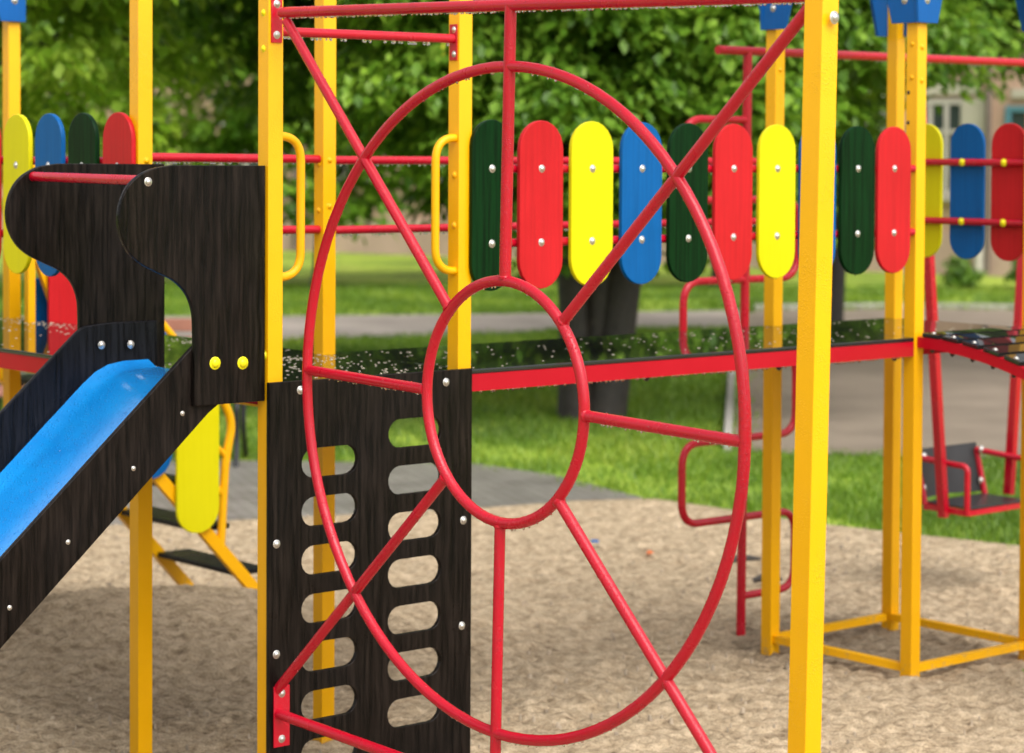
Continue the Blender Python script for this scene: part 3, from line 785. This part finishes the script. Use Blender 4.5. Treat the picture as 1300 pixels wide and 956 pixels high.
def pave():
    m, nt, b = newmat('grey_paving_setts'); v = coords(nt, (1, 1, 1), R(28))
    br = nt.nodes.new('ShaderNodeTexBrick'); br.inputs['Scale'].default_value = 5; nt.links.new(v, br.inputs['Vector'])
    br.inputs['Color1'].default_value = (.23, .20, .185, 1); br.inputs['Color2'].default_value = (.30, .27, .25, 1); br.inputs['Mortar'].default_value = (.09, .10, .06, 1)
    br.inputs['Mortar Size'].default_value = .03
    n = noise(nt, v, 2, 5, .6); mx = nt.nodes.new('ShaderNodeMix'); mx.data_type = 'RGBA'; mx.blend_type = 'MULTIPLY'; mx.inputs[0].default_value = .7
    nt.links.new(br.outputs['Color'], mx.inputs[6]); nt.links.new(ramp(nt, n.outputs['Fac'], [(.3, (.6, .6, .6)), (.7, (1.2, 1.2, 1.2))]), mx.inputs[7])
    nt.links.new(mx.outputs[2], b.inputs['Base Color']); b.inputs['Roughness'].default_value = .4
    bump(nt, b, br.outputs['Fac'], -.4, .01); return m
poly_obj('paving', PAVP, -.045, pave())
ASP = simple('worn_asphalt', (.25, .20, .155), .5, .22, 1.3, bmp=.4, bs=90)
DIRT = simple('trodden_path', (.33, .28, .24), .6, .25, 1.0, bmp=.4, bs=60)
poly_obj('asphalt_yard', PLAZA, -.050, ASP); poly_obj('path', PATHP, -.052, DIRT); poly_obj('dirt_strip', STRIP, -.054, DIRT)
KERB = simple('pale_kerb_stone', (.42, .39, .35), .6, .15, 6)
def kerb(pts, label):
    mb = MB()
    for a, b in zip(pts[:-1], pts[1:]):
        A = Vector((a[0], a[1], -.04)); B = Vector((b[0], b[1], -.04)); bar(mb, A, B, .05, .09, bev=.012)
    o = mb.build('kerb', KERB, None, loc=(pts[0][0], pts[0][1], 0)); o.location = (pts[0][0], pts[0][1], 0)
    prop(o, label, 'kerb')
kerb([(1.32, 14.3), (1.76, 18.77), (2.1, 21.9)], 'pale kerb running away from the viewer, left edge of the grey yard')
kerb([(2.84, 27.5), (4.85, 27.95), (6.02, 27.76), (8.86, 28.0), (14, 27.9)], 'pale kerb along the far edge of the grey yard, under the picket fence at right')

# grass blades
def bladesmat():
    m, nt, b = newmat('grass_blade'); gi = nt.nodes.new('ShaderNodeNewGeometry'); v = coords(nt); n1 = noise(nt, v, .55, 4, .6)
    a = ramp(nt, gi.outputs['Random Per Island'], [(0, (.11, .21, .014)), (.5, (.20, .34, .024)), (1, (.34, .45, .06))])
    mx = nt.nodes.new('ShaderNodeMix'); mx.data_type = 'RGBA'; mx.blend_type = 'MULTIPLY'; mx.inputs[0].default_value = 1
    nt.links.new(a, mx.inputs[6]); nt.links.new(ramp(nt, n1.outputs['Fac'], [(.35, (.50, .58, .5)), (.5, (.85, .9, .8)), (.65, (1.25, 1.1, 1.1))]), mx.inputs[7])
    nt.links.new(mx.outputs[2], b.inputs['Base Color']); b.inputs['Roughness'].default_value = .5
    tr = nt.nodes.new('ShaderNodeBsdfTranslucent'); nt.links.new(mx.outputs[2], tr.inputs['Color'])
    ms = nt.nodes.new('ShaderNodeMixShader'); ms.inputs[0].default_value = .35; out = nt.nodes['Material Output']
    nt.links.new(b.outputs[0], ms.inputs[1]); nt.links.new(tr.outputs[0], ms.inputs[2]); nt.links.new(ms.outputs[0], out.inputs['Surface']); return m
def mesh_np(name, V, F, mat):
    me = bpy.data.meshes.new(name); me.vertices.add(len(V)); me.vertices.foreach_set('co', V.astype(np.float32).ravel())
    k = F.shape[1]; me.loops.add(F.size); me.loops.foreach_set('vertex_index', F.astype(np.int32).ravel()); me.polygons.add(len(F))
    me.polygons.foreach_set('loop_start', np.arange(0, F.size, k)); me.update(calc_edges=True); me.materials.append(mat)
    return me
def grass():
    n = 330000; y = 10.3+(rng.random(n)**1.5)*22; x = (rng.random(n)*2-1)*(y*.235+.8)
    y2 = y
    bad = np.zeros(n, bool)
    jx = rng.normal(0, .07, n); jy = rng.normal(0, .10, n)+.12*fbm(x, y, 31, ((2.5, 1.0),))
    for p in (SANDP, PAVP, PLAZA, PATHP, STRIP): bad |= inpoly(x+jx, y+jy, p)
    edge = rng.random(n) < .05
    patch = fbm(x, y, 9, ((.7, 1.0), (2.2, .6)))
    bad |= (patch < -.30) & (rng.random(n) < .7)
    k = ~bad; x, y = x[k], y[k]; n = len(x)
    h = rng.uniform(.022, .055, n)*(1+.25*(y > 16)); w = rng.uniform(.004, .008, n)*(1+(y-10)/16); a = rng.random(n)*2*pi; l = rng.uniform(.2, 1.3, n)*h; b = rng.random(n)*2*pi
    V = np.zeros((n, 3, 3)); ca, sa = np.cos(a)*w, np.sin(a)*w
    V[:, 0] = np.stack([x-ca, y-sa, np.full(n, -.07)], 1); V[:, 1] = np.stack([x+ca, y+sa, np.full(n, -.07)], 1)
    V[:, 2] = np.stack([x+np.cos(b)*l, y+np.sin(b)*l, h-.055], 1)
    me = mesh_np('grass', V.reshape(-1, 3), np.arange(n*3).reshape(n, 3), bladesmat())
    o = bpy.data.objects.new('grass', me); COL.objects.link(o); prop(o, 'short bright green grass growing behind the sand and paving', 'grass', None, 'stuff')
grass()
# pebbles and chips in the sand
def pebbles():
    mb = MB()
    for _ in range(1100):
        y = 6.2+random.random()**.8*5.4; x = random.uniform(-1, 1)*(y*.225)
        if not (inpoly(np.array([x]), np.array([y]), SANDP)[0] and pdist(np.array([x]), np.array([y]), SANDP)[0] > .05): continue
        r = random.choice((.003, .004, .005, .006, .008)); a = random.uniform(0, pi); c = Vector((x, y, -.012))
        vs = []
        for k in range(6):
            b = a+pi*k/3; vs.append(c+Vector((cos(b)*r*random.uniform(.8, 1.3), sin(b)*r*random.uniform(.6, 1), -.01)))
        vs += [c+(p-c)*.7+Vector((0, 0, r*.6+.010)) for p in vs]
        mb.add(vs, [(k, (k+1) % 6, 6+(k+1) % 6, 6+k) for k in range(6)]+[tuple(range(6, 12))])
    o = mb.build('pebbles', simple('mixed_pebble', (.36, .29, .21), .7, .5, 9), None); prop(o, 'small pebbles and chips scattered on the sand', 'pebbles', None, 'stuff')
pebbles()
def scrap(name, x, y, r, col, label, cat, el=1.0):
    mb = MB(); c = Vector((x, y, .012)); vs = []
    for k in range(8): b = 2*pi*k/8; q = r*random.uniform(.7, 1.1); vs.append(c+Vector((cos(b)*q*el, sin(b)*q, random.uniform(-.004, .004))))
    vs += [v+Vector((0, 0, r*.5)) for v in vs]
    mb.add(vs, [(k, (k+1) % 8, 8+(k+1) % 8, 8+k) for k in range(8)]+[tuple(range(8, 16)), tuple(range(7, -1, -1))])
    o = mb.build(name, simple(name+'_mat', col, .5, .2), None, loc=(x, y, .03)); prop(o, label, cat)
scrap('plastic_scrap', .38, 10.5, .022, (.02, .16, .5), 'tiny blue plastic scrap on the sand behind the red wheel', 'litter')
scrap('plastic_scrap', .61, 10.22, .014, (.8, .2, .06), 'tiny orange plastic scrap on the sand behind the red wheel', 'litter')
scrap('leaf_scrap', 2.0, 8.45, .05, (.42, .45, .52), 'pale flat scrap lying inside the yellow base frame', 'litter', 2.2)
def stick(x, y, L, ang, label):
    mb = MB(); p = Vector((x, y, .015)); d = Vector((cos(ang), sin(ang), .03))
    tube(mb, [p, p+d*L*.3+VZ*.012, p+d*L*.65+VZ*.008, p+d*L], [.012, .016, .013, .006], 8)
    o = mb.build('stick', simple('dark_wood', (.05, .042, .035), .7, .3, 20), None, loc=(x, y, .03)); prop(o, label, 'stick')
stick(.93, 10.0, .15, .3, 'short dark stick on the sand beside the serpentine ladder, the upper of two')
stick(.99, 9.55, .12, .1, 'thin dark stick on the sand beside the serpentine ladder, the lower of two')

# ================================================================== TREES
def leafmat(name, dark, mid, light, trans=.35, rough=.38):
    m, nt, b = newmat(name); gi = nt.nodes.new('ShaderNodeNewGeometry')
    col = ramp(nt, gi.outputs['Random Per Island'], [(0, dark), (.5, mid), (1, light)])
    v = coords(nt); n1 = noise(nt, v, 1.1, 3, .6)
    mx = nt.nodes.new('ShaderNodeMix'); mx.data_type = 'RGBA'; mx.blend_type = 'MULTIPLY'; mx.inputs[0].default_value = .8
    nt.links.new(col, mx.inputs[6]); nt.links.new(ramp(nt, n1.outputs['Fac'], [(.35, (.6, .65, .6)), (.62, (1.25, 1.15, 1.0))]), mx.inputs[7])
    nt.links.new(mx.outputs[2], b.inputs['Base Color']); b.inputs['Roughness'].default_value = rough; b.inputs['Specular IOR Level'].default_value = .3
    tr = nt.nodes.new('ShaderNodeBsdfTranslucent')
    hs = nt.nodes.new('ShaderNodeHueSaturation'); hs.inputs['Value'].default_value = 1.5; hs.inputs['Hue'].default_value = .49
    nt.links.new(mx.outputs[2], hs.inputs['Color']); nt.links.new(hs.outputs[0], tr.inputs['Color'])
    ms = nt.nodes.new('ShaderNodeMixShader'); ms.inputs[0].default_value = trans; out = nt.nodes['Material Output']
    nt.links.new(b.outputs[0], ms.inputs[1]); nt.links.new(tr.outputs[0], ms.inputs[2]); nt.links.new(ms.outputs[0], out.inputs['Surface']); return m
LEAF1 = leafmat('broad_leaf', (.06, .15, .012), (.13, .27, .022), (.25, .42, .05))
LEAF2 = leafmat('deep_green_leaf', (.045, .12, .012), (.10, .22, .02), (.20, .35, .045))
LEAF3 = leafmat('fresh_leaf', (.11, .22, .015), (.21, .36, .03), (.36, .50, .08), .5)
BARK = simple('wet_bark', (.024, .018, .013), .6, .45, 14, bmp=.9, bs=26)
CATK = simple('yellow_catkin', (.55, .55, .03), .6, .2)
def leaves(centers, per, size, spread, seed, droop=.5):
    """centres: (n,3) twig tips; each gets a flat drooping spray of folded leaves"""
    r = np.random.default_rng(seed); n = len(centers)*per
    C = np.repeat(centers, per, 0)
    rad = spread*np.sqrt(r.random(n)); th = r.random(n)*2*pi
    tilt = np.repeat(r.normal(0, .22, (len(centers), 2)), per, 0)
    ox = rad*np.cos(th); oy = rad*np.sin(th)
    oz = r.normal(0, .055, n)*spread/.35 + ox*tilt[:, 0]+oy*tilt[:, 1] - droop*rad**2/spread
    P = C+np.stack([ox, oy, oz], 1)
    # leaf axis: outward + down
    yaw = th+r.normal(0, .8, n); pit = -r.uniform(.05, .9, n)-droop*rad/spread*.6
    ax = np.stack([np.cos(yaw)*np.cos(pit), np.sin(yaw)*np.cos(pit), np.sin(pit)], 1)
    side = np.stack([-np.sin(yaw), np.cos(yaw), r.normal(0, .35, n)], 1); side /= np.linalg.norm(side, axis=1)[:, None]
    up = np.cross(ax, side); L = size*r.uniform(.65, 1.25, n)[:, None]; wd = L*r.uniform(.26, .36, n)[:, None]
    b = P; tip = P+ax*L; m = P+ax*L*.52
    l = m+side*wd+up*L*.07; rr = m-side*wd+up*L*.07
    V = np.stack([b, l, tip, rr], 1).reshape(-1, 3)
    i = np.arange(n)*4
    F = np.concatenate([np.stack([i, i+1, i+2], 1), np.stack([i, i+2, i+3], 1)])
    return V, F
def tree(name, label, x, y, trunks, lobes, ncl, per, size, spread, mat, seed, group=None, low=None, catkins=0, cat='tree', keep=None):
    root = thing(name, (x, y, 0), label, cat, group); r = np.random.default_rng(seed)
    mb = MB()
    for (dx, dy, h, r0, lean) in trunks:
        pts = []; rs = []
        for i in range(9):
            u = i/8; pts.append((x+dx+lean[0]*u+.05*sin(u*5+dx*3), y+dy+lean[1]*u, -.15+h*u)); rs.append(r0*(1.12 if i == 0 else 1)*(1-.62*u))
        tube(mb, pts, rs, 14)
    mb.build('trunk', BARK, root, ang=60)
    tot = sum(l[3]*l[4]*l[5] for l in lobes); cs = []
    for (cx, cy, cz, rx, ry, rz) in lobes:
        k = int(ncl*rx*ry*rz/tot)
        d = r.normal(size=(k, 3)); d /= np.linalg.norm(d, axis=1)[:, None]
        rad = r.random(k)**(1/2.2)
        cs.append(np.array([x+cx, y+cy, cz])+d*rad[:, None]*np.array([rx, ry, rz]))
    C = np.concatenate(cs)
    C[:, 2] += -.25*np.abs(fbm(C[:, 0], C[:, 1], seed % 50, ((.8, 1.0),)))
    if low is not None: C = C[C[:, 2] > low(C[:, 0]-x) if callable(low) else C[:, 2] > low]
    if keep is not None: C = C[keep(C)]
    V, F = leaves(C, per, size, spread, seed+1)
    me = mesh_np('crown', V-np.array([x, y, 0]), F, mat); o = bpy.data.objects.new('crown', me); COL.objects.link(o); o.parent = root
    # limbs
    mb = MB(); sel = C[r.permutation(len(C))[:min(70, len(C))]]
    for c in sel:
        tr = trunks[int(r.integers(len(trunks)))]; u = np.clip((c[2]-.2)/tr[2]*.55+.2, .25, .95)
        a = Vector((x+tr[0]+tr[4][0]*u, y+tr[1]+tr[4][1]*u, -.15+tr[2]*u)); b = Vector(c); mid = a.lerp(b, .5)+Vector((0, 0, .18*(b-a).length))
        L = (b-a).length; rr = .012+.012*L
        tube(mb, [a, a.lerp(mid, .6)+VZ*.03, mid, mid.lerp(b, .6), b], [rr, rr*.8, rr*.6, rr*.4, .004], 7)
    mb.build('limbs', BARK, root, ang=60)
    if catkins:
        mb = MB(); sel = C[r.permutation(len(C))[:catkins]]
        for c in sel:
            p = Vector(c)+Vector((r.normal()*.15, r.normal()*.15, -.06)); L = r.uniform(.08, .16)
            tube(mb, [p, p-VZ*L*.3, p-VZ*L*.8, p-VZ*L], [.004, .013, .012, .003], 6)
        mb.build('catkins', CATK, root, kind='stuff', ang=60)
    return root
tree('broadleaf_tree', 'big tree with dark forked trunk and yellow catkins, behind the central picket row', .55, 16.0,
     [(-.09, 0, 3.4, .125, (-.30, .2)), (.06, .05, 5.2, .145, (.55, .3)), (.0, .1, 5.5, .12, (.1, .1))],
     [(.0, .3, 3.6, 2.0, 1.9, 1.9), (1.2, .2, 2.6, 1.3, 1.3, 1.2), (-.8, -.3, 2.7, 1.1, 1.2, 1.1), (.3, -.9, 2.3, 1.3, .9, .9), (.2, .5, 5.3, 1.8, 1.8, 1.4), (2.0, .3, 2.8, .7, .9, .8), (-1.06, -.2, .92, .16, .16, .26), (.62, -.1, .86, .2, .15, .14), (-.25, -.5, 1.5, .7, .5, .35), (.75, -.5, 1.6, .8, .5, .35)],
     720, 190, .105, .36, LEAF1, 11, low=lambda dx: np.where(np.abs(dx+1.06) < .2, .6, np.where(np.abs(dx-.62) < .25, .7, 1.12+.22*np.abs(dx-.1))), catkins=200)
tree('broadleaf_tree', 'dark leafy tree seen through the open tower, left of the forked trunk tree', -1.0, 18.6,
     [(-.49, 0, 4.6, .08, (-.02, .2))],
     [(.0, .2, 3.9, 1.9, 1.7, 1.9), (.9, -.2, 2.3, .9, 1.0, 1.0), (-.9, -.2, 2.9, 1.0, 1.0, .9), (1.0, 0, 3.5, 1.2, 1.2, 1.3)],
     380, 175, .105, .34, LEAF2, 23, low=lambda dx: np.where(dx > .1, 1.15, 1.75))
tree('broadleaf_tree', 'spreading light green tree at the far left, with a dark bough above the slide', -3.7, 15.6,
     [(-.0, 0, 4.6, .17, (-.3, .2))],
     [(.3, 0, 3.6, 2.1, 1.9, 1.7), (1.5, -.2, 3.3, 1.2, 1.1, .9), (-.4, -.3, 2.5, 1.3, 1.2, .9), (1.2, .3, 4.8, 1.9, 1.4, 1.2), (.6, -.4, 2.35, .8, .8, .55)],
     235, 120, .11, .31, LEAF3, 37, low=lambda dx: np.where(dx > 1.6, 2.15, 1.9))
tree('broadleaf_tree', 'tree at the far right whose boughs hang down before the salmon building', 5.1, 19.5,
     [(.3, .3, 4.6, .16, (-.2, .1))],
     [(-.1, 0, 4.2, 2.0, 1.8, 1.5), (-1.7, -.2, 3.5, 1.3, 1.1, 1.0), (-.9, -.3, 2.75, .45, .6, .7), (.3, .3, 3.2, .9, .9, .8)],
     430, 140, .12, .35, LEAF2, 41, low=lambda dx: np.where(np.abs(dx+1.25) < .24, 2.42, 2.85))
tree('broadleaf_tree', 'tree behind the forked trunk tree, right of the picket row', 3.0, 22.5,
     [(.0, 0, 5.4, .15, (.2, .1))],
     [(-.2, 0, 4.4, 1.7, 2.0, 2.3), (-1.5, -.2, 3.2, 1.3, 1.1, 1.3), (.5, 0, 5.2, 1.9, 1.2, 1.2), (-.5, -.3, 2.4, .9, .8, .9)],
     380, 120, .15, .42, LEAF2, 53, low=lambda dx: np.where(dx > .55, 3.0, 1.3))
# bough across the gap above the slide
def bough():
    pass
for i, (x, y, rx, rz, m) in enumerate(((-8.5, 31, 2.2, 2.6, LEAF2), (-5.2, 32.5, 2.1, 3.0, LEAF3), (-2.6, 31.5, 1.9, 2.3, LEAF1), (.2, 33, 2.4, 2.9, LEAF2), (2.8, 32, 1.7, 3.2, LEAF1), (-7.0, 27.8, 1.4, 2.2, LEAF1))):
    labs = ['dark bushy tree at the left edge before the building', 'light green bushy tree seen over the slide', 'bushy tree low behind the tall back post of the open tower', 'bushy tree hidden mostly by the forked trunk tree', 'tall bushy tree behind the picket row, right of the forked trunk', 'rounded bushy tree seen over the left pickets']
    tree('background_tree', labs[i], x, y, [(0, 0, rz*1.1, .12, (.1, .1))], [(0, 0, rz*.95+.5, rx, 1.4, rz*.9), (.6, .2, rz*1.5, rx*.8, 1.2, rz*.6)],
         105, 90, .2, .5, m, 60+i, group='trees before the building', low=.55)
for i, (x, y, lab) in enumerate(((6.08, 31.9, 'small dark bush on the far lawn at right, the left of two'), (6.9, 31.6, 'small dark bush on the far lawn, the right of two'))):
    tree('bush', lab, x, y, [(0, 0, .3, .02, (.02, 0))], [(0, 0, .28, .22, .22, .22)], 22, 60, .07, .12, LEAF2, 90+i, cat='bush', group='bushes on the far lawn')

# ================================================================== BUILDING
def facade():
    A = Vector((13.0, 31.6, 0)); B = Vector((-16.0, 51.8, 0)); U = (B-A).normalized(); Nn = Vector((-U.y, U.x, 0)); 
    if Nn.y > 0: Nn = -Nn                       # towards the viewer
    root = thing('apartment_building', A, 'long salmon plastered building with windows behind the trees', 'building')
    SAL = simple('salmon_plaster', (.50, .33, .24), .8, .12, .8, bmp=.2); PL = simple('plinth_plaster', (.52, .36, .29), .8, .15, 1.2)
    CR = simple('cream_render', (.55, .50, .40), .7, .12, 1); WF = simple('window_frame_paint', (.55, .50, .44), .5, .1); TEAL = simple('teal_frame_paint', (.10, .25, .30), .5, .1)
    gm, nt, b = newmat('window_glass'); b.inputs['Base Color'].default_value = (.05, .065, .06, 1); b.inputs['Roughness'].default_value = .08
    L = (B-A).length
    def at(u, z, out=0): return A+U*u+VZ*z+Nn*out
    mb = MB(); box(mb, at(L/2, 4.6, 0), U, VZ, -Nn, L, 9.2+.4, 9, .02); mb.build('wall', SAL, root)
    mb = MB(); box(mb, at(L/2, .2, .06), U, VZ, -Nn, L+.1, .75, .055, .01); mb.build('plinth', PL, root)
    mb = MB(); box(mb, at(L/2, 9.55, .5), U, VZ, -Nn, L+1, .3, 10, .02); mb.build('roof', simple('roof_metal', (.2, .17, .16), .5), root)
    def hit(px):                                 # along-facade position of a viewing azimuth
        k = (px-650)/2990.
        return (k*A.y-A.x)/(U.x-k*U.y)
    wins = [(1160, 1243, 1.15, 2.62, WF, 4), (1276, 1345, 1.2, 2.50, TEAL, 2)]
    for k in range(9): wins.append((1060-k*130, 1060-k*130+66, 1.3, 2.75, WF, 2))
    for x0, x1, z0, z1, fm, nm in wins:
        u0, u1 = sorted((hit(x0), hit(x1))); w = u1-u0; uc = (u0+u1)/2
        for lift in (0, 3.0, 6.0):
            if lift and x0 < 0: continue
            mb = MB(); 
            for (cu, cz, ww, hh) in [(uc, z1-.04, w, .09), (uc, z0+.04, w, .09), (u0+.04, (z0+z1)/2, .09, z1-z0-.18), (u1-.04, (z0+z1)/2, .09, z1-z0-.18)]+[(u0+w*(j+1)/nm, (z0+z1)/2, .07, z1-z0-.18) for j in range(nm-1)]+[(uc, z0+(z1-z0)*.66, w-.18, .06)]:
                box(mb, at(cu, cz+lift, .05+.001*(ww < .1)), U, VZ, -Nn, ww, hh, .045, .006)
            f = mb.build('window', fm, root)
            mb = MB(); box(mb, at(uc, (z0+z1)/2+lift, .012), U, VZ, -Nn, w-.06, z1-z0-.06, .01, .001); mb.build('pane', gm, f)
            mb = MB(); box(mb, at(uc, z0-.05+lift, .14), U, VZ, -Nn, w+.2, .07, .135, .01); mb.build('sill', WF, f)
    for x0, x1, z0, z1 in ((1158, 1245, 2.68, 2.90), (1222, 1258, 2.05, 2.62), (1284, 1330, 2.62, 2.76)):
        u0, u1 = sorted((hit(x0), hit(x1))); mb = MB(); box(mb, at((u0+u1)/2, (z0+z1)/2, .075), U, VZ, -Nn, u1-u0, z1-z0, .07, .01); mb.build('band', CR, root)
    for px, m, r, nm in ((1259, simple('brown_pipe', (.16, .12, .10), .5), .05, 'downpipe'), (1250, WF, .075, 'downpipe'), (384, simple('brown_pipe', (.16, .12, .10), .5), .08, 'downpipe')):
        u = hit(px); mb = MB(); z1 = 9.0 if px != 1250 else 1.75
        tube(mb, [at(u, .0, .12+r), at(u, z1, .12+r)], r, 10); mb.build(nm, m, root)
facade()

# ================================================================== BENCH
def bench():
    root = thing('park_bench', (-2.25, 13.6, 0), 'park bench with reddish brown planks and curved black iron legs, behind the slide', 'bench')
    WOOD = simple('reddish_plank', (.30, .13, .085), .5, .25, 6); IRON = simple('black_iron', (.012, .012, .013), .4, .1)
    x0, x1 = -3.15, -1.47
    for y, z in ((13.46, .345), (13.56, .35), (13.66, .35), (13.76, .345)):
        mb = MB(); box(mb, Vector(((x0+x1)/2, y, z)), Vector((1, 0, 0)), Vector((0, 1, 0)), VZ, x1-x0, .085, .03, .005); mb.build('seat_plank', WOOD, root)
    for y, z in ((13.86, .52), (13.90, .62), (13.94, .725)):
        mb = MB(); box(mb, Vector(((x0+x1)/2, y, z)), Vector((1, 0, 0)), VZ, Vector((0, 1, 0)), x1-x0, .075, .03, .005); mb.build('back_plank', WOOD, root)
    for x in (x0+.14, x1-.10):
        mb = MB(); f = lambda y, z: (x, y, z)
        tube(mb, fillet([f(13.40, -.05), f(13.46, .14), f(13.42, .335), f(13.80, .335), f(13.98, .80)], .12, 6), .017, 8)
        tube(mb, fillet([f(13.9, -.05), f(13.74, .15), f(13.80, .335)], .1, 6), .017, 8)
        mb.build('leg', IRON, root)
bench()
mb = MB()
for _ in range(46):
    a = random.uniform(0, 2*pi); d = random.uniform(0, .05); c = Vector((1.80+cos(a)*d*1.6, 7.93+sin(a)*d, -.03)); b_ = random.uniform(0, 2*pi); h_ = random.uniform(.03, .065)
    sd_ = Vector((cos(b_+1.57)*.004, sin(b_+1.57)*.004, 0)); tp = c+Vector((cos(b_)*.03, sin(b_)*.03, h_))
    mb.add([c-sd_, c+sd_, (c+tp)/2+sd_+VZ*.01, tp, (c+tp)/2-sd_+VZ*.01], [(0, 1, 2, 3, 4)])
wd = mb.build('weed', bpy.data.materials['grass_blade'], None, loc=(1.80, 7.93, -.03)); prop(wd, 'small green weed tuft in the sand beside the yellow base frame at lower right', 'weed')

# ================================================================== LIGHT
w = bpy.data.worlds.new('World'); scene.world = w; w.use_nodes = True; nt = w.node_tree
bg = nt.nodes['Background']; sky = nt.nodes.new('ShaderNodeTexSky'); sky.sky_type = 'NISHITA'; sky.sun_disc = False
sd = Vector((.38, -.58, .95)).normalized()
sky.sun_elevation = math.asin(sd.z); sky.sun_rotation = math.atan2(sd.x, sd.y); sky.dust_density = 4; sky.ozone_density = .6; sky.air_density = 1.0
hs = nt.nodes.new('ShaderNodeHueSaturation'); hs.inputs['Saturation'].default_value = .15
nt.links.new(sky.outputs[0], hs.inputs['Color']); nt.links.new(hs.outputs[0], bg.inputs['Color']); bg.inputs['Strength'].default_value = .15
sl_ = bpy.data.lights.new('sun', 'SUN'); sl_.energy = .9; sl_.angle = R(60); sl_.color = (1, .96, .9)
so = bpy.data.objects.new('sun', sl_); COL.objects.link(so); so.rotation_euler = (-sd).to_track_quat('-Z', 'Y').to_euler(); so.location = (2, -6, 9)

# ================================================================== CAMERA
cam = bpy.data.cameras.new('camera'); co = bpy.data.objects.new('camera', cam); COL.objects.link(co); scene.camera = co
cam.sensor_width = 36; cam.lens = 2990/1300*36; cam.clip_start = .1; cam.clip_end = 1500
cam.shift_x = 0; cam.shift_y = -(478-296)/1300
pt, rl = R(1.93), R(.3)
co.matrix_world = Matrix.Translation((0, 0, 1.75)) @ (Matrix.Rotation(R(90)-pt, 4, 'X') @ Matrix.Rotation(rl, 4, 'Z'))
cam.dof.use_dof = True; cam.dof.focus_distance = 5.5; cam.dof.aperture_fstop = 4.0; cam.dof.aperture_blades = 0
vs_ = scene.view_settings; scene.display_settings.display_device = 'sRGB'; vs_.view_transform = 'Standard'; vs_.look = 'None'; vs_.exposure = 0.84; vs_.gamma = 1
scene.cycles.max_bounces = 8; scene.cycles.transparent_max_bounces = 8
